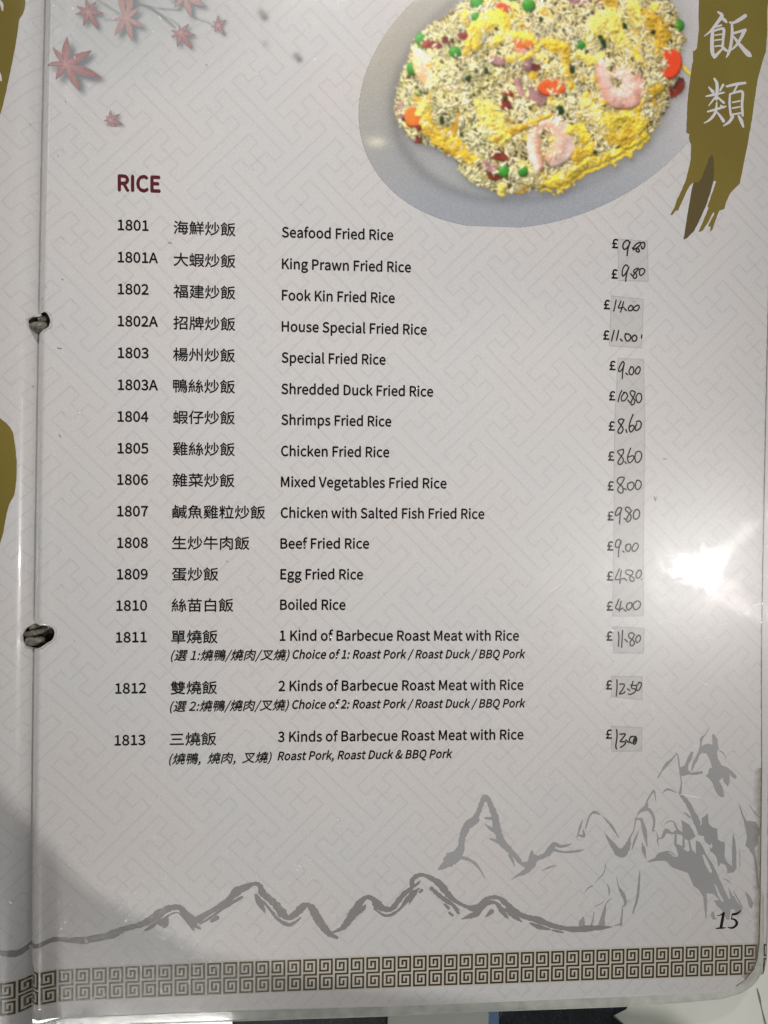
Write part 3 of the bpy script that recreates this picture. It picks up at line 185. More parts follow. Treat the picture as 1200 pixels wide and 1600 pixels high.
def plain(name, rgb, rough=.5, scale=60, var=.15, metallic=0, alpha=None, coat=0, rgb2=None, bump=.0004):
    m = bpy.data.materials.new(name); m.use_nodes = True; nt = m.node_tree; p = nt.nodes['Principled BSDF']
    p.inputs['Roughness'].default_value = rough; p.inputs['Coat Weight'].default_value = coat; p.inputs['Metallic'].default_value = metallic
    geo = N(nt, 'ShaderNodeNewGeometry'); n = N(nt, 'ShaderNodeTexNoise', Scale=float(scale), Detail=5.0)
    nt.links.new(geo.outputs['Position'], n.inputs['Vector'])
    r = N(nt, 'ShaderNodeValToRGB'); r.color_ramp.elements[0].position = .35; r.color_ramp.elements[1].position = .65
    r.color_ramp.elements[0].color = (*[c*(1-var) for c in rgb], 1)
    r.color_ramp.elements[1].color = (*(rgb2 or [min(1, c*(1+var)) for c in rgb]), 1)
    nt.links.new(n.outputs[0], r.inputs[0]); nt.links.new(r.outputs[0], p.inputs['Base Color'])
    b = N(nt, 'ShaderNodeBump', Strength=.4, Distance=bump); nt.links.new(n.outputs[0], b.inputs['Height']); nt.links.new(b.outputs[0], p.inputs['Normal'])
    if alpha is not None:
        t = N(nt, 'ShaderNodeBsdfTransparent'); mx = N(nt, 'ShaderNodeMixShader'); mx.inputs[0].default_value = alpha
        nt.links.new(t.outputs[0], mx.inputs[1]); nt.links.new(p.outputs[0], mx.inputs[2])
        nt.links.new(mx.outputs[0], nt.nodes['Material Output'].inputs['Surface'])
    return m
M['table'] = plain('white_marble', (.84,.86,.76), .08, 38, .05, rgb2=(.90,.90,.84), bump=.00002)
M['cloth'] = plain('navy_cloth', (.010,.014,.020), .45, 900, .5)
M['blue'] = plain('blue_card', (.20,.32,.52), .4, 90, .2)
M['rim'] = plain('clear_plastic', (.62,.64,.58), .10, 260, .12, alpha=.62, coat=1, bump=.00003)
M['bead'] = plain('clear_plastic_edge', (.74,.76,.68), .15, 500, .12, alpha=.80, coat=1, bump=.0001)
M['cord'] = plain('dark_cord', (.135,.122,.095), .45, 700, .55, coat=.3)
M['dark'] = plain('gutter_shade_black', (.03,.028,.024), .6, 700, .4)  # near-black colour in place of the shade down the gutter and holes
M['fray'] = plain('frayed_plastic', (.66,.65,.60), .25, 1500, .25, alpha=.55, coat=1)
M['scratch'] = plain('white_scratch', (.95,.96,.95), .2, 1500, .05, coat=1)
M['speck'] = plain('dirt_speck', (.22,.20,.17), .6, 1500, .2)
M['phone'] = plain('black_glass', (.02,.02,.022), .1, 50, .1, coat=1)
M['phone_body'] = plain('dark_metal', (.05,.05,.055), .3, 50, .1, metallic=.8)
M['sleeve'] = plain('dark_wool', (.03,.03,.038), .9, 500, .4)

# ------------------------------------------------------------------ helpers
A_BOW = D['cam']['A']
GU = sorted([(v, u) for u, v in D['gutter']])
gv = np.array([q[0] for q in GU]); gu = np.array([q[1] for q in GU])
GP = np.polyfit(gv, gu, 3)
def ug(v): return float(np.polyval(GP, v))
def h_right(u, v):
    s = u - ug(v)
    h = A_BOW*math.exp(-max(u, 0)/60.0)
    h += 1.25*math.exp(-(max(s-3.0, 0)/3.6)**2)
    if s < 3.2: h -= .36*(3.2-max(s, 0))**2
    # slight waviness of the laminate
    h += .10*math.sin(u*.045+1.3)*math.sin(v*.031+.6)
    return h
def h_left(u, v):
    s = max(ug(v) - .5 - u, 0)
    return 1.35 - 3.8*math.exp(-(s/2.6)**1.25)
def h_under(u, v): return -1.5
class Surf:
    def __init__(s, h, cuts): s.h = h; s.cuts = cuts
    def P(s, u, v, lay): return Vector((u, -v, s.h(u, v)+lay))*MMS
RIGHT = Surf(h_right, [-2+.4*i for i in range(28)] + [10+1.5*i for i in range(8)] + [24+7*i for i in range(28)])
LEFT = Surf(h_left, [-20+1.0*i for i in range(16)] + [-4+.5*i for i in range(20)])
UNDER = Surf(h_under, [])

def obj(name, me, mat, parent=None):
    o = bpy.data.objects.new(name, me); COL.objects.link(o)
    for m in (mat if isinstance(mat, list) else [mat]): me.materials.append(m)
    if parent: o.parent = parent
    return o
def tag(o, label=None, cat=None, group=None, kind=None):
    if label: o['label'] = label
    if cat: o['category'] = cat
    if group: o['group'] = group
    if kind: o['kind'] = kind
    return o
def lay_mesh(name, verts2, faces, surf, lay, smooth=True, matidx=None, cut=True):
    """flat (u,v) faces -> cut along u, laid on the curved sheet 'lay' mm above it"""
    used = sorted({i for f in faces for i in f}); rm = {o_: n_ for n_, o_ in enumerate(used)}
    verts2 = [verts2[i] for i in used]; faces = [[rm[i] for i in f] for f in faces]
    bm = bmesh.new(); vs = [bm.verts.new((a, b, 0)) for a, b in verts2]
    for k, f in enumerate(faces):
        try:
            fc = bm.faces.new([vs[i] for i in f])
            if matidx: fc.material_index = matidx[k]
        except ValueError: pass
    us = [v.co.x for v in bm.verts]
    if us and cut:
        lo, hi = min(us), max(us)
        for c in surf.cuts:
            if lo+1e-4 < c < hi-1e-4:
                bmesh.ops.bisect_plane(bm, geom=bm.verts[:]+bm.edges[:]+bm.faces[:], dist=1e-6, plane_co=(c, 0, 0), plane_no=(1, 0, 0))
        vals = [v.co.y for v in bm.verts]; lo, hi = min(vals), max(vals)
        c = math.ceil(lo/14)*14
        while c < hi:
            bmesh.ops.bisect_plane(bm, geom=bm.verts[:]+bm.edges[:]+bm.faces[:], dist=1e-6, plane_co=(0, c, 0), plane_no=(0, 1, 0)); c += 14
    for v in bm.verts: v.co = surf.P(v.co.x, v.co.y, lay)
    bm.normal_update()
    for f in bm.faces:
        if f.normal.z < 0: f.normal_flip()
        f.smooth = smooth
    me = bpy.data.meshes.new(name); bm.to_mesh(me); bm.free()
    return me
def ccw(p):
    p = [tuple(q[:2]) for q in p]
    a = sum(p[i-1][0]*p[i][1]-p[i][0]*p[i-1][1] for i in range(len(p)))
    return p if a > 0 else p[::-1]
def union(polys, holes=(), clip=None):
    """flat union of overlapping pieces, holes taken out, kept inside clip"""
    vs, es = [], []
    allp = [ccw(p) for p in list(polys)+list(holes)+([clip] if clip else [])]
    for p in allp:
        b = len(vs); vs += [Vector(q) for q in p]; es += [(b+k, b+(k+1) % len(p)) for k in range(len(p))]
    ov, oe, of, _, _, _ = delaunay_2d_cdt(vs, es, [], 0, 1e-5, False)
    T = np.array([list(f) for f in of]); C_ = np.array([(v.x, v.y) for v in ov]); G = C_[T].mean(1)
    def hit(p):
        x = [q[0] for q in p]; y = [q[1] for q in p]
        k = np.nonzero((G[:, 0] > min(x)) & (G[:, 0] < max(x)) & (G[:, 1] > min(y)) & (G[:, 1] < max(y)))[0]
        g = G[k]; c = np.zeros(len(k), bool); j = len(p)-1
        for i in range(len(p)):
            if p[i][1] != p[j][1]: c ^= ((p[i][1] > g[:, 1]) != (p[j][1] > g[:, 1])) & (g[:, 0] < (p[j][0]-p[i][0])*(g[:, 1]-p[i][1])/(p[j][1]-p[i][1])+p[i][0])
            j = i
        return k[c]
    keep = np.zeros(len(T), bool)
    for p in allp[:len(polys)]: keep[hit(p)] = True
    for p in allp[len(polys):len(polys)+len(holes)]: keep[hit(p)] = False
    if clip:
        m = np.zeros(len(T), bool); m[hit(allp[-1])] = True; keep &= m
    a_ = C_[T[:, 0]]; b_ = C_[T[:, 1]]; c_ = C_[T[:, 2]]
    keep &= np.abs((b_[:, 0]-a_[:, 0])*(c_[:, 1]-a_[:, 1])-(b_[:, 1]-a_[:, 1])*(c_[:, 0]-a_[:, 0])) > 1e-7
    return [tuple(q) for q in C_], [list(map(int, f)) for f in T[keep]]
def smooth_path(pts, sub=4):
    """Catmull-Rom through (u, v, w)"""
    P = [np.array(q, float) for q in pts]
    if len(P) == 2: return P
    P = [2*P[0]-P[1]]+P+[2*P[-1]-P[-2]]
    out = []
    for i in range(1, len(P)-2):
        for k in range(sub):
            t = k/sub
            q = .5*((2*P[i])+(P[i+1]-P[i-1])*t+(2*P[i-1]-5*P[i]+4*P[i+1]-P[i+2])*t*t+(3*P[i]-P[i-1]-3*P[i+1]+P[i+2])*t**3)
            if len(q) > 2: q[2] = max(q[2], min(P[i][2], P[i+1][2])*.8)
            out.append(q)
    out.append(P[-2]); return out
def stroke(pts, w=None, rnd=0, seed=0, sub=4, cap=True):
    """a list of convex pieces that together make one pen or brush stroke"""
    rg = random.Random(seed)
    P = smooth_path(pts, sub); polys = []
    W = [(w if w else q[2])*(1+rnd*(rg.random()-.5)) for q in P]
    L, Rr = [], []
    for i, q in enumerate(P):
        a = P[max(i-1, 0)]; b = P[min(i+1, len(P)-1)]
        d = np.array([b[0]-a[0], b[1]-a[1]]); n = np.linalg.norm(d)+1e-9; d /= n
        nn = np.array([-d[1], d[0]])*W[i]/2
        L.append((q[0]+nn[0], q[1]+nn[1])); Rr.append((q[0]-nn[0], q[1]-nn[1]))
    for i in range(len(P)-1): polys.append([L[i], L[i+1], Rr[i+1], Rr[i]])
    for i in ((0, len(P)-1) if cap else ()):
        r = W[i]/2
        if r > .03: polys.append([(P[i][0]+r*math.cos(t*math.pi/4), P[i][1]+r*math.sin(t*math.pi/4)) for t in range(8)])
    if w:   # round joints of a pen line
        for i in range(1, len(P)-1):
            r = w/2; polys.append([(P[i][0]+r*math.cos(t*math.pi/3), P[i][1]+r*math.sin(t*math.pi/3)) for t in range(6)])
    return polys
def rough_poly(pts, amp=.07, step=.9, seed=0):
    rg = random.Random(seed); out = []
    for i in range(len(pts)):
        a, b = pts[i], pts[(i+1) % len(pts)]; n = max(1, int(math.hypot(b[0]-a[0], b[1]-a[1])/step))
        for k in range(n):
            t = k/n; out.append((a[0]+(b[0]-a[0])*t+rg.uniform(-amp, amp), a[1]+(b[1]-a[1])*t+rg.uniform(-amp, amp)))
    return out
def printed(name, polys, surf, lay, mat, parent, holes=(), clip=None):
    v, f = union(polys, holes, clip)
    return obj(name, lay_mesh(name, v, f, surf, lay), mat, parent)

# ------------------------------------------------------------------ text
FONT = None
try:
    FONT = bpy.data.fonts.load(os.path.join(bpy.utils.resource_path('LOCAL'), 'datafiles', 'fonts', 'Noto Sans CJK Regular.woff2'))
except Exception:
    FONT = None
JOBS = []
def text(name, body, a, b, em, mat, parent, surf, lay=.05, bold=.004, shear=0, fit=True, label=None, holder=None):
    c = bpy.data.curves.new(name, 'FONT'); c.body = body
    if FONT: c.font = FONT
    c.resolution_u = 3; c.offset = bold*.385; c.shear = shear; c.size = 1
    o = bpy.data.objects.new('text_source', c); COL.objects.link(o)
    JOBS.append((o, name, a, b, em, mat, parent, surf, lay, fit, label, body))
def flush_text():
    bpy.context.view_layer.update(); dg = bpy.context.evaluated_depsgraph_get()
    for o, name, a, b, em, mat, parent, surf, lay, fit, label, body in JOBS:
        me = o.evaluated_get(dg).to_mesh()
        V = [(v.co.x, v.co.y) for v in me.vertices]; Fc = [list(p.vertices) for p in me.polygons]
        o.evaluated_get(dg).to_mesh_clear()
        x0 = min(v[0] for v in V); x1 = max(v[0] for v in V)
        dx, dy = b[0]-a[0], b[1]-a[1]; L = math.hypot(dx, dy); ca, sa = dx/L, dy/L
        sx = L/(x1-x0) if fit else em; em *= 2.6
        V2 = []; thick3 = mat.name in ('black_print', 'maroon_print'); cjk = any(ord(ch) > 0x2e80 for ch in body); kk = (1.2 if cjk else 1.9) if em < 5*2.6 else 4.4
        for x, y in V:
            X = (x-x0)*sx; Y = -y*em; V2.append((a[0]+X*ca-Y*sa, a[1]+X*sa+Y*ca))
        me2 = lay_mesh(name, V2, Fc, surf, lay, cut=False)
        if thick3:       # heavier ink: three impressions a hair apart
            bm = bmesh.new(); bm.from_mesh(me2)
            for dx_, dy_, k in ((.09, 0, .0025), (.045, .07, .005), (.045, -.05, .0075), (.045, .01, .010)):
                g = bmesh.ops.duplicate(bm, geom=bm.faces[:len(me2.polygons)])
                for v in g['geom']:
                    if isinstance(v, bmesh.types.BMVert): v.co += Vector((dx_*kk, dy_*kk, k))*MMS
            bm.to_mesh(me2); bm.free()
        ob = obj(name, me2, mat, parent)
        if label: ob['label'] = label
        c = o.data; bpy.data.objects.remove(o); bpy.data.curves.remove(c)
    JOBS.clear()

def empty(name, loc):
    o = bpy.data.objects.new(name, None); COL.objects.link(o); o.location = loc; o.empty_display_size = .02
    return o
def sheet(name, outline, surf, parent, mat, step=3.0, thick=.35, cuts=(), fine=0):
    """a sheet of laminated paper: curved top, edge wall, underside"""
    outline = ccw(outline); us = [q[0] for q in outline]; vs_ = [q[1] for q in outline]
    from mathutils.geometry import intersect_point_tri_2d
    pts = [Vector(q) for q in outline]; n0 = len(pts)
    poly = np.array(outline)
    def inside(X, Y):
        c = np.zeros(X.shape, bool); j = len(poly)-1
        for i in range(len(poly)):
            xi, yi = poly[i]; xj, yj = poly[j]
            if yi != yj:
                k = ((yi > Y) != (yj > Y)) & (X < (xj-xi)*(Y-yi)/(yj-yi)+xi); c ^= k
            j = i
        return c
    gu_ = sorted(set([round(c, 3) for c in cuts] + [round(x, 3) for x in np.arange(math.floor(min(us)), max(us), step)]))
    gvv = np.arange(math.floor(min(vs_)), max(vs_), step)
    X, Y = np.meshgrid(gu_, gvv); ins = inside(X, Y)
    for x, y in zip(X[ins], Y[ins]): pts.append(Vector((x+.013*math.sin(y), y+.011*math.sin(x))))
    ov, oe, of, _, _, orig = delaunay_2d_cdt(pts, [], [list(range(n0))], 0, 1e-4, True)
    V = [surf.P(v.x, v.y, 0) for v in ov]; Fs = [list(f) for f, og in zip(of, orig) if og]
    # wall and underside
    from collections import Counter
    ec = Counter()
    for f in Fs:
        for i in range(len(f)): ec[frozenset((f[i], f[(i+1) % len(f)]))] += 1
    nv = len(V); V2 = V+[v-Vector((0, 0, thick*MMS)) for v in V]
    F2 = list(Fs)+[[i+nv for i in reversed(f)] for f in Fs]
    for f in Fs:
        for i in range(len(f)):
            a, b = f[i], f[(i+1) % len(f)]
            if ec[frozenset((a, b))] == 1: F2.append([b, a, a+nv, b+nv])
    me = bpy.data.meshes.new(name); me.from_pydata([tuple(v) for v in V2], [], F2); me.validate()
    for p in me.polygons: p.use_smooth = True
    bm = bmesh.new(); bm.from_mesh(me)
    for f in bm.faces: f.smooth = abs(f.normal.z) > .05
    for e in bm.edges:
        if len(e.link_faces) == 2 and e.calc_face_angle(0) > 1.2: e.smooth = False
    if sum(f.normal.z for f in bm.faces[:len(Fs)]) < 0: bmesh.ops.reverse_faces(bm, faces=bm.faces[:])
    bm.to_mesh(me); bm.free()
    return obj(name, me, mat, parent)

# ------------------------------------------------------------------ table and what lies on it
def slab(name, pts, z0, z1, mat, parent=None, bevel=0):
    bm = bmesh.new(); a = [bm.verts.new((u*MMS, -v*MMS, z1*MMS)) for u, v in pts]
    f = bm.faces.new(a); bm.normal_update()
    if f.normal.z < 0: f.normal_flip()
    r = bmesh.ops.extrude_face_region(bm, geom=[f]); 
    for v in r['geom']:
        if isinstance(v, bmesh.types.BMVert): v.co.z = z0*MMS
    bmesh.ops.recalc_face_normals(bm, faces=bm.faces)
    if bevel: bmesh.ops.bevel(bm, geom=bm.edges[:], offset=bevel*MMS, segments=2, affect='EDGES', profile=.6)
    me = bpy.data.meshes.new(name); bm.to_mesh(me); bm.free()
    return obj(name, me, mat, parent)
tab = slab('table_top', [(-450, -350), (650, -350), (650, 650), (-450, 650)], -42, -12, M['table'], bevel=3)
tag(tab, 'white marble table top under the open menu', kind='structure')
seam = [(u, v) for u, v in D['seam']]
sv, sf = union(stroke([(u, v, .55+.25*math.sin(v)) for u, v in seam]))
tb = Surf(lambda u, v: -12, []); sm = obj('dark_vein', lay_mesh('dark_vein', sv, sf, tb, .05), M['speck'], tab)
def cloth(pts, seed):
    rg = random.Random(seed); P = rough_poly(pts, .12, 2.5, seed)
    pv, pf = union([P])
    s = Surf(lambda u, v: -11.4+.35*math.sin(u*.35+seed)*math.sin(v*.2), [pts[0][0]+1.5*i for i in range(40)])
    me = lay_mesh('dark_napkin', pv, pf, s, 0); o = obj('dark_napkin', me, M['cloth'])
    so = o.modifiers.new('s', 'SOLIDIFY'); so.thickness = .0005; so.offset = -1
    return o
tag(cloth(D['cloths'][0], 1), 'dark navy napkin showing below the menu, left of centre', 'napkin', 'dark napkins under the menu')
o = cloth(D['cloths'][1], 2); tag(o, 'dark navy napkin with a notched corner beside a blue card', 'napkin', 'dark napkins under the menu')
tag(slab('blue_card', D['blue'], -11.9, -10.9, M['blue'], bevel=.1), 'narrow light blue card edge on the table below the menu', 'card')

# ------------------------------------------------------------------ binding holes as notches in the page outlines
def notch(side):
    """gutter line from top to bottom with the hole halves cut out of it"""
    v0, v1 = -8.5, 300
    vs = list(np.arange(v0, v1, 4.0)); line = [(ug(v)+(0 if side > 0 else -.5), v) for v in vs]
    for h in D['holes']:
        hv = [q[1] for q in h]; lo, hi = min(hv), max(hv)
        pts = [(q[0]+(.9 if side > 0 else 0), q[1]) for q in h if (q[0]-ug(q[1]))*side > .05]
        # order along the arc by angle round the hole centre
        cu = ug((lo+hi)/2); cv = (lo+hi)/2
        pts.sort(key=lambda q: math.atan2((q[0]-cu)*side, -(q[1]-cv)))
        line = [q for q in line if not lo-.6 < q[1] < hi+.6]
        k = sum(1 for q in line if q[1] < cv)
        line = line[:k]+[(ug(lo), lo-.1)]+[tuple(q) for q in pts]+[(ug(hi), hi+.1)]+line[k:]
    return line
bot = [tuple(q) for q in D['bottom']]
gl = notch(+1)
vb0 = bot[0][1]
gl = [q for q in gl if q[1] < vb0-1]
right_outline = gl + [(ug(vb0), vb0)] + bot[1:]
right_outline[-1] = (right_outline[-1][0], -8.5)

PAGE = empty('menu_page', (D['bottom'][0][0]*MMS, -.15, 0))
def at_page(o):  # children are built in world space: keep them there
    o.matrix_parent_inverse = PAGE.matrix_world.inverted()
bpy.context.view_layer.update()
tag(PAGE, 'laminated menu page headed RICE with an oval photo of fried rice, numbered 15', 'menu page', 'pages of the open menu')
sheet('paper_sheet', right_outline, RIGHT, PAGE, M['page'], 3.2, .35, cuts=RIGHT.cuts)

# faint key fret lattice over the whole page
def lattice_polys(u0, u1, v0, v1, lw=.52):
    O = np.array([135.17, 93.16]); ea = (np.array([12.1426, .071])+np.array([.0354, 12.0034]))/5; eb = (np.array([12.1426, .071])-np.array([.0354, 12.0034]))/5
    link = [[(0,0),(1,0),(1,-1),(2,-1),(2,6),(1,6),(1,5),(0,5)], [(0,0),(-1,0),(-1,1),(-2,1),(-2,-6),(-1,-6),(-1,-5),(0,-5)],
            [(0,0),(0,-1),(-1,-1),(-1,-2),(6,-2),(6,-1),(5,-1),(5,0)], [(0,0),(0,1),(1,1),(1,2),(-6,2),(-6,1),(-5,1),(-5,0)]]
    # e2 points up the page: second coordinate along eb
    polys = []
    for m in range(-20, 20, 2):
        for n in range(-20, 22, 2):
            pass
    for m in range(-24, 24):
        for n in range(-24, 24):
            if (m+n) % 2 or m % 2: continue
            c = O+m*np.array([12.1426, .071])+n*np.array([.0354, 12.0034])
            if not (u0-20 < c[0] < u1+20 and v0-20 < c[1] < v1+20): continue
            for lk in link:
                pts = [c+a*ea+b*eb for a, b in lk]
                for a, b in zip(pts[:-1], pts[1:]):
                    d = (b-a)/np.linalg.norm(b-a); n_ = np.array([-d[1], d[0]])*lw/2; e = d*lw/2
                    if max(a[0], b[0]) < u0-1 or min(a[0], b[0]) > u1+1 or max(a[1], b[1]) < v0-1 or min(a[1], b[1]) > v1+1: continue
                    polys.append([tuple(a-e+n_), tuple(b+e+n_), tuple(b+e-n_), tuple(a-e-n_)])
    return polys
inner = [(ug(v)+1.6, v) for v in np.arange(-7, 290, 20)]+[(q[0]-.5 if q[0] > 150 else q[0], q[1]-.7) for q in bot[1:]]
inner[-1] = (inner[-1][0], -7.5)
lp = lattice_polys(0, 218, -10, 292)
wide = [[(cx_+(x-cx_)*1.45+.3, cy_+(y-cy_)*1.15) for x, y in h] for h in D['holes'] for cx_, cy_ in [np.mean(h, axis=0)]]
printed('lattice_pattern', lp, RIGHT, .02, M['lattice'], PAGE, holes=wide, clip=inner)

# ------------------------------------------------------------------ key border
MOT = ["1111111","1000001","1011101","1010101","1010101","1000101","1111101","0000001","1111111","1000000","1011111","1010001","1010101","1010101","1011101","1000001","1111111"]
def key_polys(uL, v0, uw, vh, cutR=None, cutL=None):
    polys = []
    for r, row in enumerate(MOT):         # horizontal runs
        c = 0
        while c < 7:
            if row[c] == '1':
                e = c
                while e < 7 and row[e] == '1': e += 1
                polys.append([(uL+c*uw, v0+r*vh), (uL+e*uw, v0+r*vh), (uL+e*uw, v0+(r+1)*vh), (uL+c*uw, v0+(r+1)*vh)]); c = e
            else: c += 1
    return polys
PITCH = 4.5295
def key_border(surf, parent, v0, v1, edges, clip, band):
    vh = (v1-v0)/17; uw = PITCH/8
    allp = []
    for e in edges: allp += key_polys(e, v0, uw*1.0, vh)
    b = printed('border_band', [band], surf, .025, M['cream'], parent, clip=clip)
    return printed('key_border', allp, surf, .045, M['key'], parent, clip=clip)
v0k, v1k = 272.02, 281.02
inner2 = [(ug(v), v) for v in np.arange(-7, 290, 20)]+[(q[0]-.25 if q[0] > 150 else q[0], q[1]-.3) for q in bot[1:]]
inner2[-1] = (inner2[-1][0], -7.5)
clipk = [(-3, 200)]+[(ug(v)+.05, v) for v in (240, 285)]+[(3, 290), (200, 290)]+[(210.5, 284), (211.9, 281.2), (212.6, 275), (213, 240)]
key_border(RIGHT, PAGE, v0k, v1k, [4.32+PITCH*k for k in range(-1, 47)], [(ug(230)+.1, 230), (ug(285)+.1, 289), (205, 289), (208.6, 283), (211.3, 279.3), (212.4, 274.5), (212.7, 230)],
           [(-2, v0k-.45), (213, v0k-.45), (213, v1k+.4), (-2, v1k+.4)])

# ------------------------------------------------------------------ mountains
pol = []
for i, q in enumerate(D['mount_front']): pol += stroke(q, rnd=.36, seed=i, sub=5)
printed('mountain_range', pol, RIGHT, .032, M['mount'], PAGE)
pol = []
for i, q in enumerate(D['mount_back']): pol += stroke(q, rnd=.36, seed=50+i, sub=5)
for i, q in enumerate(D['mount_poly']): pol.append(rough_poly(q, .06, .8, i))
mclip = [(50, 180), (213.6, 180), (213.6, 271), (50, 271)]
printed('mountain_peaks', pol, RIGHT, .030, M['mountb'], PAGE, holes=[rough_poly(q, .04, .8, 9) for q in D['mount_holes']], clip=mclip)

# ------------------------------------------------------------------ brush banner with two brushed characters
ban = printed('brush_banner', [rough_poly(D['banner'], .05, .7, 3)], RIGHT, .040, M['olive'], PAGE)
printed('dark_brush_tail', [rough_poly(D['banner_dark'], .04, .7, 4)], RIGHT, .050, M['olive_dark'], PAGE)
for ch in D['chars']:
    pol = []
    for i, q in enumerate(ch): pol += stroke(q, rnd=.12, seed=i, sub=4)
    printed('brushed_character', pol, RIGHT, .056, M['white'], PAGE)

# ------------------------------------------------------------------ page number
pol = []
for q in D['fifteen']: pol += stroke([(a, b, c*1.18) for a, b, c in q], sub=4)
printed('page_number', pol, RIGHT, .052, M['black'], PAGE)

# ------------------------------------------------------------------ printed lines
text('heading', 'RICE', D['rice'][0], D['rice'][1], 6.35, M['maroon'], PAGE, RIGHT, bold=0)
for t, a, b, ch, ca, cb, en, ea, eb, pa in D['rows']:
    text('item_number', t, a, b, 4.15, M['black'], PAGE, RIGHT, bold=0)
    text('chinese_name', ch, ca, cb, 4.42, M['black'], PAGE, RIGHT, bold=0)
    text('english_name', en, ea, eb, 4.2, M['black'], PAGE, RIGHT, bold=0)
    text('pound_sign', '£', pa, (pa[0]+1.72, pa[1]), 3.95, M['black'], PAGE, RIGHT, bold=0)
for cj, a, b, en, c, d in D['notes']:
    text('choice_note', cj, a, b, 3.75, M['black'], PAGE, RIGHT, bold=0, shear=.22)
    text('choice_note', en, c, d, 3.55, M['black'], PAGE, RIGHT, bold=0, shear=.2)
flush_text()

# ------------------------------------------------------------------ taped-over prices in handwriting
TL = ['aged tape over the first two prices', 'tilted tape over the prices 14.00 and 11.00', 'long strip of tape over seven prices', 'tape square with 11.80', 'tape square with 12.50', 'tape square with 13.00']
tapes = []
for i, t in enumerate(D['tapes']):
    n = len(t); cen = np.mean(t, axis=0)
    P = [np.array(q) for q in t]; ins = []
    area = sum(P[k][0]*P[(k+1) % n][1]-P[(k+1) % n][0]*P[k][1] for k in range(n)); sg = 1 if area > 0 else -1
    for k in range(n):
        a, b, c = P[k-1], P[k], P[(k+1) % n]
        d1 = (b-a)/np.linalg.norm(b-a); d2 = (c-b)/np.linalg.norm(c-b)
        n1 = sg*np.array([-d1[1], d1[0]]); n2 = sg*np.array([-d2[1], d2[0]]); m = n1+n2; m /= max(1e-6, (m@n1))
        ins.append(b+m*.26)
    vs = [tuple(q) for q in P]+[tuple(q) for q in ins]
    iv, ift = union([[tuple(q) for q in ins]])
    V = [tuple(q) for q in P]+[tuple(q) for q in ins]; Fq = [[k, (k+1) % n, n+(k+1) % n, n+k] for k in range(n)]
    mi = [1]*n; base = len(V); V += iv; Fq += [[base+j for j in f] for f in ift]; mi += [0]*len(ift)
    me = lay_mesh('price_sticker', V, Fq, RIGHT, .065, matidx=mi)
    o = obj('price_sticker', me, [M['tape'], M['tape_edge']], PAGE); o['label'] = TL[i]; tapes.append(o)
for k, (ti, strokes) in enumerate(D['hand']):
    pol = []
    for q in strokes: pol += stroke([(a, b) for a, b in q], w=.40 if k % 3 else .44, sub=4)
    v, f = union(pol)
    obj('handwritten_price', lay_mesh('handwritten_price', v, f, RIGHT, .085), M['pen'], tapes[ti])

# ------------------------------------------------------------------ numpy painting of the printed dish photograph and the leaves
rng = np.random.default_rng(5)
def vnoise(h, w, cell, seed, octv=1):
    out = np.zeros((h, w)); amp = 1; tot = 0
    for o_ in range(octv):
        r = np.random.default_rng(seed+o_); gh, gw = int(h/cell)+3, int(w/cell)+3; g = r.random((gh, gw))
        y = np.arange(h)/cell; x = np.arange(w)/cell; yi = y.astype(int); xi = x.astype(int); fy = y-yi; fx = x-xi
        fy = fy*fy*(3-2*fy); fx = fx*fx*(3-2*fx)
        a = g[np.ix_(yi, xi)]*(1-fx)+g[np.ix_(yi, xi+1)]*fx; b = g[np.ix_(yi+1, xi)]*(1-fx)+g[np.ix_(yi+1, xi+1)]*fx
        out += amp*(a*(1-fy[:, None])+b*fy[:, None]); tot += amp; amp *= .5; cell = max(1.5, cell/2)
    return out/tot
def blur(a, s):
    r = int(3*s)+1; k = np.exp(-.5*(np.arange(-r, r+1)/s)**2); k /= k.sum()
    sh = a.shape; b = np.pad(a, [(r, r), (0, 0)]+[(0, 0)]*(a.ndim-2), mode='edge')
    o_ = sum(k[i]*b[i:i+sh[0]] for i in range(2*r+1)); b = np.pad(o_, [(0, 0), (r, r)]+[(0, 0)]*(a.ndim-2), mode='edge')
    return sum(k[i]*b[:, i:i+sh[1]] for i in range(2*r+1))
def inpoly(X, Y, poly):
    c = np.zeros(X.shape, bool); j = len(poly)-1
    for i in range(len(poly)):
        xi, yi = poly[i][:2]; xj, yj = poly[j][:2]
        if yi != yj: c ^= ((yi > Y) != (yj > Y)) & (X < (xj-xi)*(Y-yi)/(yj-yi)+xi)
        j = i
    return c
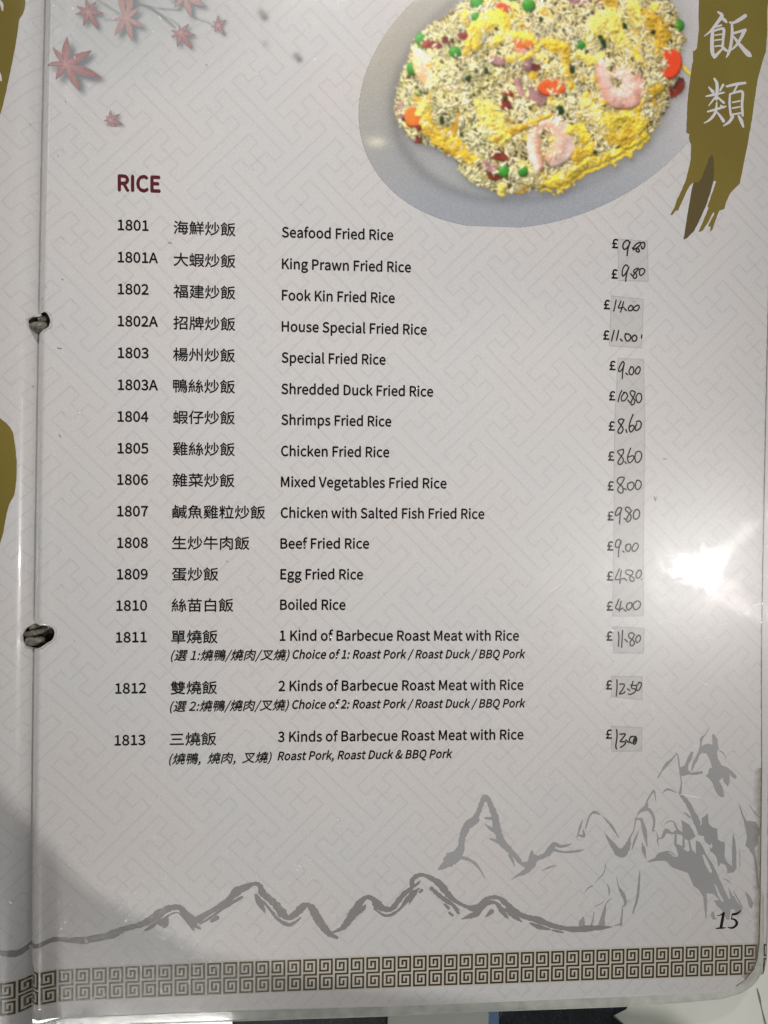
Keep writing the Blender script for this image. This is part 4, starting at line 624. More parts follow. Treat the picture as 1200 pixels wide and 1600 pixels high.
class Canvas:
    def __init__(s, u0, v0, u1, v1, res):
        s.u0, s.v0, s.res = u0, v0, res; s.w = int((u1-u0)*res); s.h = int((v1-v0)*res)
        s.rgb = np.zeros((s.h, s.w, 3)); s.z = np.zeros((s.h, s.w)); s.a = np.zeros((s.h, s.w))
        yy, xx = np.mgrid[0:s.h, 0:s.w]; s.U = u0+(xx+.5)/res; s.Vv = v0+(yy+.5)/res
    def win(s, u, v, r):
        x0 = max(0, int((u-r-s.u0)*s.res)); x1 = min(s.w, int((u+r-s.u0)*s.res)+2); y0 = max(0, int((v-r-s.v0)*s.res)); y1 = min(s.h, int((v+r-s.v0)*s.res)+2)
        return slice(y0, max(y0, y1)), slice(x0, max(x0, x1))
    def put(s, u, v, a, b, ang, base, hgt, col, sq=2.0, tex=0, bend=0):
        """a rounded lump a x b mm at height base"""
        W = s.win(u, v, max(a, b)*1.25); 
        if W[0].stop <= W[0].start or W[1].stop <= W[1].start: return
        X = s.U[W]-u; Y = s.Vv[W]-v; c, t = math.cos(ang), math.sin(ang); p = (X*c+Y*t)/a; q = (-X*t+Y*c)/b
        q = q+bend*(p*p-.4)
        d = np.abs(p)**sq+np.abs(q)**sq; z = np.where(d < 1, base+hgt*np.sqrt(np.clip(1-d, 0, 1)), -9)
        k = z > s.z[W]; zz = s.z[W]; zz[k] = z[k]; s.z[W] = zz
        cc = np.array(col, float)
        if tex: cc = cc*(1+tex*(rng.random(X.shape)[..., None]-.5))
        else: cc = np.broadcast_to(cc, X.shape+(3,))
        r = s.rgb[W]; r[k] = cc[k]; s.rgb[W] = r
RES = 10.0
u0, v0 = D['photobox'][0]; u1, v1 = D['photobox'][1]; u0 -= 1; v1 += 1; v0 = -8.3
cv = Canvas(u0, v0, u1, v1, RES)
U, Vv = cv.U, cv.Vv
cu_, cv_, ra, rb, an = D['plate']
th = math.radians(an); dX = U-cu_; dY = Vv-cv_
pp = (dX*math.cos(th)+dY*math.sin(th))/ra; qq = (-dX*math.sin(th)+dY*math.cos(th))/rb
# note: semi-axes follow the fitted conic
rr = np.sqrt(pp**2+qq**2)
L3 = lambda c: np.array(srgb(c))
tL, tB, tR = L3((162,154,138)), L3((151,152,156)), L3((194,188,185))
fx = np.clip((U-u0)/(u1-u0), 0, 1)[..., None]; fy = np.clip((Vv-v0)/(v1-v0), 0, 1)[..., None]
plate = tL*(1-fx)+tR*fx; wgt = np.clip(fy*1.5-.55+.25*np.sin(fx*3.1), 0, 1); plate = plate*(1-wgt)+tB*wgt
# inner well: edge shading of the picture's plate
hp = np.array([(q[0], q[1]) for q in D['heap']]); hc = hp.mean(0)
inn = np.sqrt(((U-hc[0]+2)/47.)**2+((Vv-hc[1]+2)/36.)**2)
well = 1/(1+np.exp((rr-.80)/.016)); dark = np.exp(-((rr-.815)/.035)**2)
side = np.clip(.5-(dX/ra)*.6, 0, 1)
plate = plate*(1-.24*(dark*(.25+side))[..., None])
plate = plate*(1+.10*(np.clip((rr-.86)/.12, 0, 1)*np.clip(1.1-fy[..., 0], 0, 1))[..., None])
plate = plate*(1+.13*(well*np.clip((Vv-v0)/(v1-v0)-.2, 0, 1))[..., None])
gp = D['peas'][0]; gl_ = [u0+1+(590-556)/5.45, v0+(212+32)/5.45]
gx_, gy_ = u0+1+33/5.45, 22.5+15.5
gd = ((U-(u0+1+6.3))/2.6)**2+((Vv-38.2)/1.5)**2
cream = (well*np.clip((Vv-40)/14, 0, 1)*np.clip((u0+48-U)/20, 0, 1))[..., None]
plate = plate*(1-cream)+(plate*np.array([1.06, 1.05, .93]))*cream
plate += .25*np.exp(-gd)[..., None]*np.array([1, .88, .5])
plate *= 1+.03*(vnoise(cv.h, cv.w, 30, 3, 3)-.5)[..., None]
cv.rgb = plate.copy()
hm = inpoly(U, Vv, hp)
hmf = blur(hm.astype(float), 14)
soft = blur(hm.astype(float), 26)
cv.rgb *= (1-.16*np.clip(np.roll(np.roll(soft, 10, 0), -6, 1), 0, 1))[..., None]
edge = hmf+.22*(vnoise(cv.h, cv.w, 16, 8, 2)-.5)
mound = blur(hm.astype(float), 70)
basez = np.where(edge > .5, .3+2.0*np.clip((edge-.5)*2, 0, 1)**.6+9.0*np.clip(mound-.35, 0, 1)+3.4*(vnoise(cv.h, cv.w, 60, 21, 2)-.5)+1.8*(vnoise(cv.h, cv.w, 22, 23, 2)-.5), 0)
basez = np.where(edge > .5, np.maximum(basez, .3), 0)
heap = edge > .5
dk = L3((132,110,60))
cv.rgb[heap] = (dk*(1+.5*(vnoise(cv.h, cv.w, 10, 77, 2)-.5))[..., None])[heap]
cv.z = np.where(heap, basez-.75, -1.0)
ys, xs = np.nonzero(heap)
yel = vnoise(cv.h, cv.w, 40, 31, 2); grn = vnoise(cv.h, cv.w, 28, 41, 2)
def rice(n, hmin, hmax, seed):
    r = np.random.default_rng(seed); idx = r.integers(0, len(ys), n)
    for y, x in zip(ys[idx], xs[idx]):
        b = basez[y, x]; t = np.clip(yel[y, x]*.9+.5*(x/cv.w-.35)+.25*(r.random()-.5), 0, 1)
        c0, c1, c2 = np.array((224,218,186.)), np.array((210,194,136.)), np.array((238,235,218.))
        c = c0*(1-t)+c1*t
        if r.random() < .22*(1.6-2*grn[y, x]): c = c2*.8+c*.2
        if x/cv.w < .4 and r.random() < .6: c = c*np.array([.98, 1.0, .92])
        c = L3(np.clip(c*(.88+.16*r.random()), 0, 255)) if False else np.array(srgb(tuple(np.clip(c*(.88+.14*r.random()), 0, 255))))
        a = r.uniform(.85, 1.35); cv.put(cv.u0+x/RES, cv.v0+y/RES, a, r.uniform(.24, .32), r.normal(.9, .9), b+r.uniform(hmin, hmax), .42, c, 2.2, 0, r.uniform(-.25, .25))
rice(4200, -.6, .0, 1); rice(3900, -.25, .40, 2)
def blob_path(path, col, base, jitter, n, seed, lump=.5, sc=1.0):
    r = np.random.default_rng(seed); P = smooth_path(path, 6)
    for k in range(n):
        q = P[r.integers(0, len(P))]; w_ = q[2]*.5*sc; a = r.random()*6.28; d = math.sqrt(r.random())*w_
        x, y = q[0]+d*math.cos(a), q[1]+d*math.sin(a); iy = min(max(int((y-cv.v0)*RES), 0), cv.h-1); ix = min(max(int((x-cv.u0)*RES), 0), cv.w-1)
        c = np.array(col, float)*(1+jitter*(r.random()-.5))*np.array([1, 1+.08*(r.random()-.5), 1+.5*(r.random()-.5)])
        s_ = r.uniform(.35, .95)*lump*2
        cv.put(x, y, s_*r.uniform(.8, 1.4), s_*r.uniform(.5, .9), r.random()*3.14, max(basez[iy, ix], .2)+base+.5*(1-d/max(w_, .01)), .45, np.array(srgb(tuple(np.clip(c, 0, 255)))), 2.2)
N1 = vnoise(cv.h, cv.w, 7, 301, 2)-.5; N2 = vnoise(cv.h, cv.w, 16, 302, 2)-.5; N3 = vnoise(cv.h, cv.w, 3.2, 303, 1)-.5
def ribbon(path, col, zoff, hgt, ragged, fold=.5, stripes=0, col2=None, seed=0, flat=.5):
    """a torn sheet of egg, a slice of meat or the body of a prawn along a path"""
    P = smooth_path(path, 7); us = [q[0] for q in P]; vs = [q[1] for q in P]; r = max(q[2] for q in P)*.8+.4
    x0 = max(0, int((min(us)-r-cv.u0)*RES)); x1 = min(cv.w, int((max(us)+r-cv.u0)*RES)); y0 = max(0, int((min(vs)-r-cv.v0)*RES)); y1 = min(cv.h, int((max(vs)+r-cv.v0)*RES))
    if x1 <= x0 or y1 <= y0: return
    W = (slice(y0, y1), slice(x0, x1)); U_, V_ = cv.U[W], cv.Vv[W]; d = np.full(U_.shape, 9.); T = np.zeros(U_.shape); S = np.zeros(U_.shape)
    for i in range(len(P)-1):
        a, b = P[i], P[i+1]; e = b[:2]-a[:2]; L2 = e@e+1e-9; t = np.clip(((U_-a[0])*e[0]+(V_-a[1])*e[1])/L2, 0, 1)
        wq = (a[2]+(b[2]-a[2])*t)*.5; px, py = U_-(a[0]+e[0]*t), V_-(a[1]+e[1]*t); dd = np.hypot(px, py)/wq
        k = dd < d; d[k] = dd[k]; T[k] = (i+t)[k]; S[k] = (np.sign(px*-e[1]+py*e[0])*dd)[k]
    o_ = (seed*37) % 60; n1 = np.roll(N1, o_, 1)[W]; n2 = np.roll(N2, o_, 0)[W]; n3 = N3[W]
    q = d+ragged*(n2*1.6+n1*1.2); k0 = q < 1; bz = np.maximum(basez[W], .3)
    bz = bz.mean()*flat+bz*(1-flat)
    z = bz+zoff+hgt*np.sqrt(np.clip(1-q, 0, 1))+fold*(n1*1.5+n2*1.2)+.12*n3
    c = np.array([srgb(tuple(col))]).reshape(1, 1, 3)*(1+.35*n2+.28*n1+.10*n3)[..., None]
    if col2 is not None:
        m = np.clip(.5+.6*S+.6*n2, 0, 1)[..., None]; c = c*(1-m)+np.array(srgb(tuple(col2))).reshape(1, 1, 3)*m*(1+.2*n1)[..., None]
    if stripes: st_ = np.sin(T*stripes+S*1.2+n2*3); c = c*(1-.07*(st_ > .55)[..., None]*np.array([.4, 1, 1.2])); z = z-.10*(st_ > .75)
    k = k0 & (z > cv.z[W]); zz = cv.z[W]; zz[k] = z[k]; cv.z[W] = zz; rr_ = cv.rgb[W]; rr_[k] = np.clip(c, 0, 1)[k]; cv.rgb[W] = rr_
r_ = np.random.default_rng(9)
for i, p in enumerate(D['egg']):
    c = [(230,206,84), (220,188,66), (232,216,118), (208,172,62)][i % 4]
    ribbon([(a, b, w_*1.42) for a, b, w_ in p], c, .35, 1.1, .68, .95, seed=i)
for k in range(56):       # more torn sheets of egg among the rice
    j = r_.integers(0, len(ys)); y, x = ys[j], xs[j]
    if basez[y, x] < .9 or (x/cv.w < .42 and r_.random() < .6): continue
    uu, vv = cv.u0+x/RES, cv.v0+y/RES; a = r_.random()*3.1; L_ = r_.uniform(1.2, 3.6)
    p = [(uu, vv, r_.uniform(1.2, 2.2)), (uu+L_*math.cos(a), vv+L_*math.sin(a), r_.uniform(1.5, 2.8)), (uu+L_*math.cos(a)*1.7+r_.normal(0, 1), vv+L_*math.sin(a)*1.7+r_.normal(0, 1), r_.uniform(.6, 1.4))]
    c = [(230,206,84), (220,184,58), (230,214,124), (206,166,54)][k % 4]
    ribbon(p, c, .1, .6, .7, .5, seed=k)
for k in range(60):      # loose egg crumbs
    j = r_.integers(0, len(ys)); y, x = ys[j], xs[j]
    if basez[y, x] < .5: continue
    uu, vv = cv.u0+x/RES, cv.v0+y/RES
    for t in range(r_.integers(2, 6)):
        cv.put(uu+r_.normal(0, .5), vv+r_.normal(0, .5), r_.uniform(.3, .7), r_.uniform(.2, .45), r_.random()*3, basez[y, x]+.5, .4, np.array(srgb(tuple(np.array((222,192,74.))*r_.uniform(.85, 1.08)))), 2.2)
for k in range(260):      # dark gaps and scallion crumbs
    j = r_.integers(0, len(ys)); y, x = ys[j], xs[j]
    if basez[y, x] < .8: continue
    col = (58, 92, 38) if k % 4 == 0 else (84, 56, 30)
    cv.put(cv.u0+x/RES, cv.v0+y/RES, r_.uniform(.2, .55), r_.uniform(.12, .28), r_.random()*3, basez[y, x]+.55, .1, np.array(srgb(col)), 2)
def zat(u, v):
    return max(.3, basez[min(max(int((v-cv.v0)*RES), 0), cv.h-1), min(max(int((u-cv.u0)*RES), 0), cv.w-1)])
for i, (u, v, a, b, ang, kind) in enumerate(D['ham']):
    a_, b_ = a/2*1.0, b/5.45/2
    base = [(128,46,38), (92,40,40), (158,120,126)][kind]; r = np.random.default_rng(300+i)
    a_, b_ = a*.95, b*.95
    t = math.radians(ang); dx_, dy_ = math.cos(t)*a_*.6, math.sin(t)*a_*.6
    if b_ > a_: dx_, dy_ = -math.sin(t)*b_*.6, math.cos(t)*b_*.6
    w_ = 2*min(a_, b_)*1.05; c2 = (178,140,140) if kind == 2 else (150,72,54)
    ribbon([(u-dx_, v-dy_, w_), (u+dx_, v+dy_, w_*.9)], np.array(base)*r.uniform(.9, 1.15), .75, .35, .38, .3, 0, c2, seed=i, flat=.8)
for i, p in enumerate(D['shrimps']):
    ribbon([(a, b, w_*1.38) for a, b, w_ in p], (236,214,208), .45, [.9, 1.7, 1.9][i], .16, .22, 1.05, [(232,192,150), (214,168,156), (216,172,150)][i], seed=i, flat=.85)
for i, (u, v, a, b, ang) in enumerate(D['carrots']):
    bb = b
    col = np.array([(232,120,58), (234,108,40), (222,84,40), (236,124,40), (206,92,60), (230,130,60)][i], float)
    A2, B2 = a*1.12, bb*1.12
    B2 = B2*1.0
    cv.put(u, v, A2*.92, B2*.92, math.radians(ang), zat(u, v)+.55, .25, np.array(srgb(tuple(col*.72))), 2.3, .05)
    cv.put(u+.1, v-.35, A2*.88, B2*.84, math.radians(ang), zat(u, v)+.67, .42, np.array(srgb(tuple(np.clip(col, 0, 255)))), 2.3, .07)
for (u, v, r) in D['peas']:
    cv.put(u, v, r*1.12, r*1.08, 0, zat(u, v)+.05, r*.9, np.array(srgb((72,146,56))), 2, .10)
for (u, v, r) in D['dark_peas']:
    cv.put(u, v, r*.9, r*.7, u, zat(u, v)+.9, r*.4, np.array(srgb((44,78,40))), 2.6, .15)
for k in range(620):      # a few grains lying over the bigger pieces
    j = r_.integers(0, len(ys)); y, x = ys[j], xs[j]
    cv.put(cv.u0+x/RES, cv.v0+y/RES, r_.uniform(.8, 1.25), r_.uniform(.22, .29), r_.random()*3.1, basez[y, x]+r_.uniform(.5, 1.15), .3, np.array(srgb(tuple(np.array((228,221,190.))*r_.uniform(.9, 1.05)))), 2.2, 0, .2)
# the shading of the printed picture itself (a photograph of a mound of rice)
z = blur(cv.z, 1.0); gy2, gx2 = np.gradient(z); gy2 *= RES; gx2 *= RES
zs = cv.z; covered = zs > -.9
nl = np.sqrt(gx2**2+gy2**2*1.0+1.6**2); nx, ny, nz = -gx2/nl, -gy2/nl, 1.6/nl
lx, ly, lz = np.array((-.42, -.62, .70))/np.linalg.norm((-.42, -.62, .70))
lam = np.clip(nx*lx+ny*ly+nz*lz, 0, 1)
occ = np.clip((blur(zs, 6)-zs)*.30, -.2, 1)+np.clip((blur(zs, 24)-zs)*.30, -.35, 1)
shade = (.36+.96*lam)*(1+.42*(vnoise(cv.h, cv.w, 46, 93, 2)-.5)+.40*(vnoise(cv.h, cv.w, 17, 97, 2)-.5))*(1-.62*np.clip(occ, 0, 1)+.22*np.clip(-occ, 0, .6))
hx, hy, hz = np.array((lx, ly, lz+1))/np.linalg.norm((lx, ly, lz+1))
sp = np.clip(nx*hx+ny*hy+nz*hz, 0, 1)**46*.16*(.3+vnoise(cv.h, cv.w, 7, 15, 1))
col = cv.rgb*np.where(covered, shade, 1)[..., None]
col += (sp*covered)[..., None]*np.array([1, .98, .9])
sh = blur(np.roll(np.roll(covered, 9, 0), 5, 1).astype(float), 8); col *= np.where(covered, 1, 1-.40*np.clip(sh, 0, 1))[..., None]
food = (np.clip(col, 0, 1)/.42)**1.25*.42
fk = blur(covered.astype(float), 1.0)[..., None]; col = col*(1-fk)+food*fk
col = blur(col, 2.0)
# two by two down-sampling to the printed dots
hh, ww = col.shape[0]//2*2, col.shape[1]//2*2
col = col[:hh, :ww].reshape(hh//2, 2, ww//2, 2, 3).mean((1, 3))
lum = col.mean(-1, keepdims=True)
col = lum+(col-lum)*.96
fm = np.clip(blur(covered.astype(float), 1.5), 0, 1)[:hh, :ww].reshape(hh//2, 2, ww//2, 2).mean((1, 3))[..., None]
col = col*(np.array([1.0, .99, .97])*(1-fm)+np.array([.98, .93, .82])*fm)
col = np.clip(col*np.array([.61/p for p in PAGE_SHOWN]), .004, .9)
def print_grid(name, col, alpha, u0, v0, cell, surf, lay, mat, parent, keep):
    h, w_ = col.shape[:2]
    ym, xm = np.mgrid[0:h, 0:w_]; Uc = u0+(xm+.5)*cell; Vc = v0+(ym+.5)*cell
    hz = np.vectorize(surf.h, otypes=[float])
    if Uc.min() > 20:
        zrow = np.array([surf.h(float(x), 50.) for x in Uc[0]]); Z = np.repeat(zrow[None], h, 0)
        Z = Z-.10*np.sin(Uc*.045+1.3)*math.sin(50*.031+.6)+.10*np.sin(Uc*.045+1.3)*np.sin(Vc*.031+.6)
    else: Z = hz(Uc, Vc)
    V = np.stack([Uc*MMS, -Vc*MMS, (Z+lay)*MMS], -1).reshape(-1, 3)
    idx = np.arange(h*w_).reshape(h, w_)
    q = np.stack([idx[:-1, :-1], idx[1:, :-1], idx[1:, 1:], idx[:-1, 1:]], -1).reshape(-1, 4)
    kf = keep[:-1, :-1] & keep[1:, :-1] & keep[1:, 1:] & keep[:-1, 1:]
    q = q[kf.reshape(-1)]
    used = np.unique(q); rm = np.full(h*w_, -1); rm[used] = np.arange(len(used)); q = rm[q]; V = V[used]
    me = bpy.data.meshes.new(name); me.vertices.add(len(V)); me.vertices.foreach_set('co', V.astype(np.float32).ravel())
    me.loops.add(q.size); me.loops.foreach_set('vertex_index', q.astype(np.int32).ravel())
    me.polygons.add(len(q)); me.polygons.foreach_set('loop_start', np.arange(0, q.size, 4, dtype=np.int32)); me.polygons.foreach_set('loop_total', np.full(len(q), 4, np.int32))
    me.update(); me.validate()
    for_ = np.ones(len(q), bool); me.polygons.foreach_set('use_smooth', for_)
    at = me.color_attributes.new('Col', 'FLOAT_COLOR', 'POINT')
    C4 = np.concatenate([col.reshape(-1, 3), alpha.reshape(-1, 1)], 1)[used]
    at.data.foreach_set('color', C4.astype(np.float32).ravel())
    return obj(name, me, mat, parent)
cell = 2/RES
h2, w2 = col.shape[:2]; ym, xm = np.mgrid[0:h2, 0:w2]; Uc = u0+(xm+.5)*cell; Vc = v0+(ym+.5)*cell
dX = Uc-cu_; dY = Vc-cv_
pp = (dX*math.cos(th)+dY*math.sin(th))/ra; qq = (-dX*math.sin(th)+dY*math.cos(th))/rb
r2 = np.sqrt(pp**2+qq**2)
# anti-aliased oval edge: alpha falls to nothing over one dot
al = np.clip((1.0-r2)*min(ra, rb)/cell*.9+.5, 0, 1)
bx = np.interp(Vc[:, 0], [-10, 0, 13, 30, 36, 38.5, 50], [D['banner'][1][0]+.6]*2+[D['banner'][3][0]+.4, D['banner'][10][0]+.5, D['banner'][11][0]+.5, D['banner'][15][0]+1, 260])
keep = (al > 0) & (Uc < np.minimum(bx[:, None]+1.0, 260))
PH = film('colour_photo_print_oval', attr='Col', alpha='attr', grain=.09)
print_grid('dish_photo', col, al, u0, v0, cell, RIGHT, .028, PH, PAGE, keep)

# ---------------- maple leaves, soft and faded, with their printed grey shade
lu0, lv0 = D['leafbox'][0]; lu1, lv1 = D['leafbox'][1]; lv0 = -8.3; lu0 = 5.2
RL = 9.0; W_, H_ = int((lu1-lu0)*RL), int((lv1-lv0)*RL)
yy, xx = np.mgrid[0:H_, 0:W_]; LU = lu0+(xx+.5)/RL; LV = lv0+(yy+.5)/RL
acc = np.zeros((H_, W_, 3)); aa_ = np.zeros((H_, W_))
def over(rgb, a):
    global acc, aa_
    na = a+aa_*(1-a); safe = np.maximum(na, 1e-6)
    acc = (np.array(rgb)*a[..., None]+acc*(aa_*(1-a))[..., None])/safe[..., None]; aa_ = na
def leafmask(l):
    c = l[0]; tips = l[1:-1]; n = len(tips)
    ts = sorted(tips, key=lambda t: math.atan2(t[1]-c[1], t[0]-c[0])); m = np.zeros((H_, W_), bool)
    poly = []
    for i in range(n):
        t, t2 = np.array(ts[i]), np.array(ts[(i+1) % n]); c_ = np.array(c[:2])
        d = t-c_; nn = np.array([-d[1], d[0]])*.13
        poly += [tuple(c_+d*.42-nn*1.05), tuple(c_+d*.68-nn*.8), tuple(t), tuple(c_+d*.68+nn*.8), tuple(c_+d*.42+nn*1.05)]
        b = (t-c_)/np.linalg.norm(t-c_)+(t2-c_)/np.linalg.norm(t2-c_); b /= np.linalg.norm(b)+1e-6
        rr_ = .2*min(np.linalg.norm(t-c_), np.linalg.norm(t2-c_)); poly.append(tuple(c_+b*rr_))
    return inpoly(LU, LV, poly)
dk_ = ink(128,134,134)
for q in D['twigs']:
    ms = np.zeros((H_, W_), bool)
    for pg_ in stroke(q, sub=4): ms |= inpoly(LU, LV, pg_)
    wq = max(p[2] for p in q)
    over(ink(132,134,132), blur(ms.astype(float), 2.2 if wq < 1 else 9)*(.5 if wq < 1 else .35))
masks = [leafmask(l).astype(float) for l in D['leaves']]
for l, m in zip(D['leaves'], masks):
    sz = max(math.hypot(t[0]-l[0][0], t[1]-l[0][1]) for t in l[1:-1]); off = int(RL*min(1.3, sz*.16))
    over(dk_, blur(np.roll(np.roll(m, int(off*.9), 0), int(off*1.0), 1), 3.2+sz*.25)*.78)
for q in D['smudge']:
    for j, s in enumerate(q):
        over(ink(*((176,158,146) if j == 0 else (118,116,120))), np.exp(-((LU-s[0])**2+(LV-s[1])**2)/(2*(s[2]*.32)**2))*(.5 if j == 0 else .5)*(.35 if s[0] > 0 and q is D['smudge'][2] else 1))
for l, m in zip(D['leaves'], masks):
    c = l[0]; d = np.hypot(LU-c[0], LV-c[1]); sz = max(math.hypot(t[0]-c[0], t[1]-c[1]) for t in l[1:-1]); t = np.clip(d/sz, 0, 1)[..., None]
    k = l[-1]; c0 = np.array(ink(190,156,148)) if k < .8 else np.array(ink(172,134,130)); c1 = np.array(ink(150,114,111)) if k > .8 else np.array(ink(176,136,128))
    cc = c0*(1-t)+c1*t
    cc = cc*(1+.16*(vnoise(H_, W_, 5, 61, 2)-.5))[..., None]
    a = blur(m, .85)*(.93 if k > .8 else .8)
    na = a+aa_*(1-a); acc = (cc*a[..., None]+acc*(aa_*(1-a))[..., None])/np.maximum(na, 1e-6)[..., None]; aa_ = na
    for tp in l[1:-1]:     # pale midribs
        ms = np.zeros((H_, W_), bool)
        for pg_ in stroke([(c[0], c[1], .16), (c[0]+(tp[0]-c[0])*.8, c[1]+(tp[1]-c[1])*.8, .06)], sub=2, cap=False): ms |= inpoly(LU, LV, pg_)
        over(ink(206,170,162), blur(ms.astype(float), 1.0)*.45)
# faint cool wash round the spray of leaves
wash = np.clip(1-np.hypot((LU-26)/50, (LV+4)/34), 0, 1)**1.3*.34
na = aa_+wash*(1-aa_); wc = np.array(ink(184,190,188)); acc = (acc*aa_[..., None]+wc*(wash*(1-aa_))[..., None])/np.maximum(na, 1e-6)[..., None]; aa_ = na
print_grid('maple_leaves', np.clip(acc, .01, .85), np.clip(aa_, 0, 1), lu0, lv0, 1/RL, RIGHT, .036, M['leaf'], PAGE, aa_ > .012)

# ------------------------------------------------------------------ clear plastic margin round the paper
def margin():
    inn = [tuple(q) for q in D['bottom'] if True]; outp = [tuple(q) for q in D['outer']]
    def resample(P, n):
        P = np.array(P); s = np.concatenate([[0], np.cumsum(np.hypot(*np.diff(P, axis=0).T))]); t = np.linspace(0, s[-1], n)
        return np.stack([np.interp(t, s, P[:, 0]), np.interp(t, s, P[:, 1])], 1)
    I = [q for q in inn if q[1] > 255]; n = 120
    I = resample(I, n); O = resample(outp, n)
    V, Fc, mi = [], [], []
    prof = [(0, 0.08), (.06, .16), (.12, .12), (.84, .12), (.90, .22), (1.0, .08), (1.02, -.35), (0, -.38)]
    for k in range(n):
        for t, z in prof:
            q = I[k]*(1-t)+O[k]*t; V.append(Vector((q[0], -q[1], h_right(max(q[0], ug(min(q[1], 290))+1.3), min(q[1], 285))*1.0+z-.1))*MMS)
    m = len(prof)
    for k in range(n-1):
        for j in range(m):
            a, b = k*m+j, k*m+(j+1) % m; Fc.append([a, b, b+m, a+m]); mi.append(1 if j in (0, 4, 5) else 0)
    me = bpy.data.meshes.new('plastic_margin'); me.from_pydata([tuple(v) for v in V], [], Fc)
    me.materials.append(M['rim']); me.materials.append(M['bead'])
    for p, x in zip(me.polygons, mi): p.material_index = x
    o = bpy.data.objects.new('plastic_margin', me); COL.objects.link(o); o.parent = PAGE
    bm = bmesh.new(); bm.from_mesh(me); bmesh.ops.recalc_face_normals(bm, faces=bm.faces); bm.to_mesh(me); bm.free()
margin()
# grimy right-hand edge of the paper
def grime(pts, width, col, amax, name, surf, lay, parent, power=1.5, seed=3):
    rg = np.random.default_rng(seed)
    P = []
    for a, b in zip(pts[:-1], pts[1:]):
        n = max(1, int(math.hypot(b[0]-a[0], b[1]-a[1])/1.2))
        for k in range(n): P.append(np.array(a)+(np.array(b)-np.array(a))*k/n)
    P.append(np.array(pts[-1])); n = len(P); m = 7; V, Cl, Fc = [], [], []
    for i, q in enumerate(P):
        d = P[min(i+1, n-1)]-P[max(i-1, 0)]; d /= np.linalg.norm(d)+1e-9; nn = np.array([d[1], -d[0]])
        wv = width*(.75+.5*rg.random())
        for j in range(m):
            t = j/(m-1); p = q+nn*wv*t; V.append(tuple(surf.P(p[0], p[1], lay)))
            Cl.append((*col, amax*(1-t)**power*(.7+.5*rg.random()*1.0)))
    for i in range(n-1):
        for j in range(m-1): a = i*m+j; Fc.append([a, a+m, a+m+1, a+1])
    me = bpy.data.meshes.new(name); me.from_pydata(V, [], Fc); at = me.color_attributes.new('Col', 'FLOAT_COLOR', 'POINT')
    at.data.foreach_set('color', np.array(Cl, np.float32).ravel())
    bm = bmesh.new(); bm.from_mesh(me); bm.normal_update()
    for f in bm.faces:
        if f.normal.z < 0: f.normal_flip()
    bm.to_mesh(me); bm.free()
    return obj(name, me, M['grime'], parent)
re_ = [tuple(q) for q in D['bottom']][::-1]
re_ = [q for q in re_ if q[0] > 195]
inward = [(q[0], q[1]) for q in re_ if q[0] > 203]
grime(inward, -.42, (.13,.10,.06), .85, 'edge_grime', RIGHT, .058, PAGE, .8)
lowr = [q for q in inward if q[1] > 215 and q[0] > 206]
grime(lowr, -2.6, (.33,.27,.215), .6, 'edge_stain', RIGHT, .054, PAGE, 1.2)
# hairline white scratches, and specks of dirt
pol = []
for i, q in enumerate(D['scratches']): pol += stroke([(a, b, max(c*.8, .1)) for a, b, c in q], sub=3, cap=False) if q[0][0] > 3 else []
tag(printed('scratches', pol, RIGHT, .09, M['scratch'], PAGE), kind='stuff')
pol = []
for i, q in enumerate(D['specks']): pol += stroke(q, sub=2) if q[0][0] > 3 else []
tag(printed('specks', pol, RIGHT, .088, M['speck'], PAGE), kind='stuff')

# ------------------------------------------------------------------ page to the left of the gutter
LP = empty('menu_page', (-.02, -.15, 0))
tag(LP, 'facing menu page cut off at the left edge with olive brush marks', 'menu page', 'pages of the open menu')
gll = notch(-1)
lout = [(-42, -8.5)]+[q for q in gll if q[1] < 291.5]+[(ug(292)-.5, 292.5), (-42, 293.5)]
lout = lout[::-1]
bpy.context.view_layer.update()
sheet('paper_sheet', lout, LEFT, LP, M['page'], 3.2, .35, cuts=LEFT.cuts)
lclip = [(-41, -8), (ug(-8)-1.6, -8)]+[(ug(v)-1.3, v) for v in range(0, 291, 20)]+[(-2, 292), (-41, 292)]
printed('lattice_pattern', [[(a-1.5, b+5) for a, b in p] for p in lattice_polys(-44, 6, -14, 292)], LEFT, .02, M['lattice'], LP, holes=wide, clip=lclip)
for i, q in enumerate(D['banner_left']): printed('brush_banner', [rough_poly(q, .04, .8, i)], LEFT, .04, M['olive'], LP)
pol = []
for q in D['left_white']: pol += stroke(q)
printed('brushed_character', pol, LEFT, .05, M['white'], LP)
printed('mountain_range', stroke(D['mount_left'], rnd=.2, sub=5), LEFT, .03, M['mount'], LP)
lk = D['left_key']; lvh0 = lk[1][1]; lvh1 = lk[2][1]
key_border(LEFT, LP, lvh0, lvh1, [lk[0][0]+PITCH*k for k in range(-8, 2)], [(-41, 200), (ug(250)-.2, 200), (ug(289)-.2, 291), (-41, 291)], [(-41, lvh0-.45), (6, lvh0-.45), (6, lvh1+.4), (-41, lvh1+.4)])

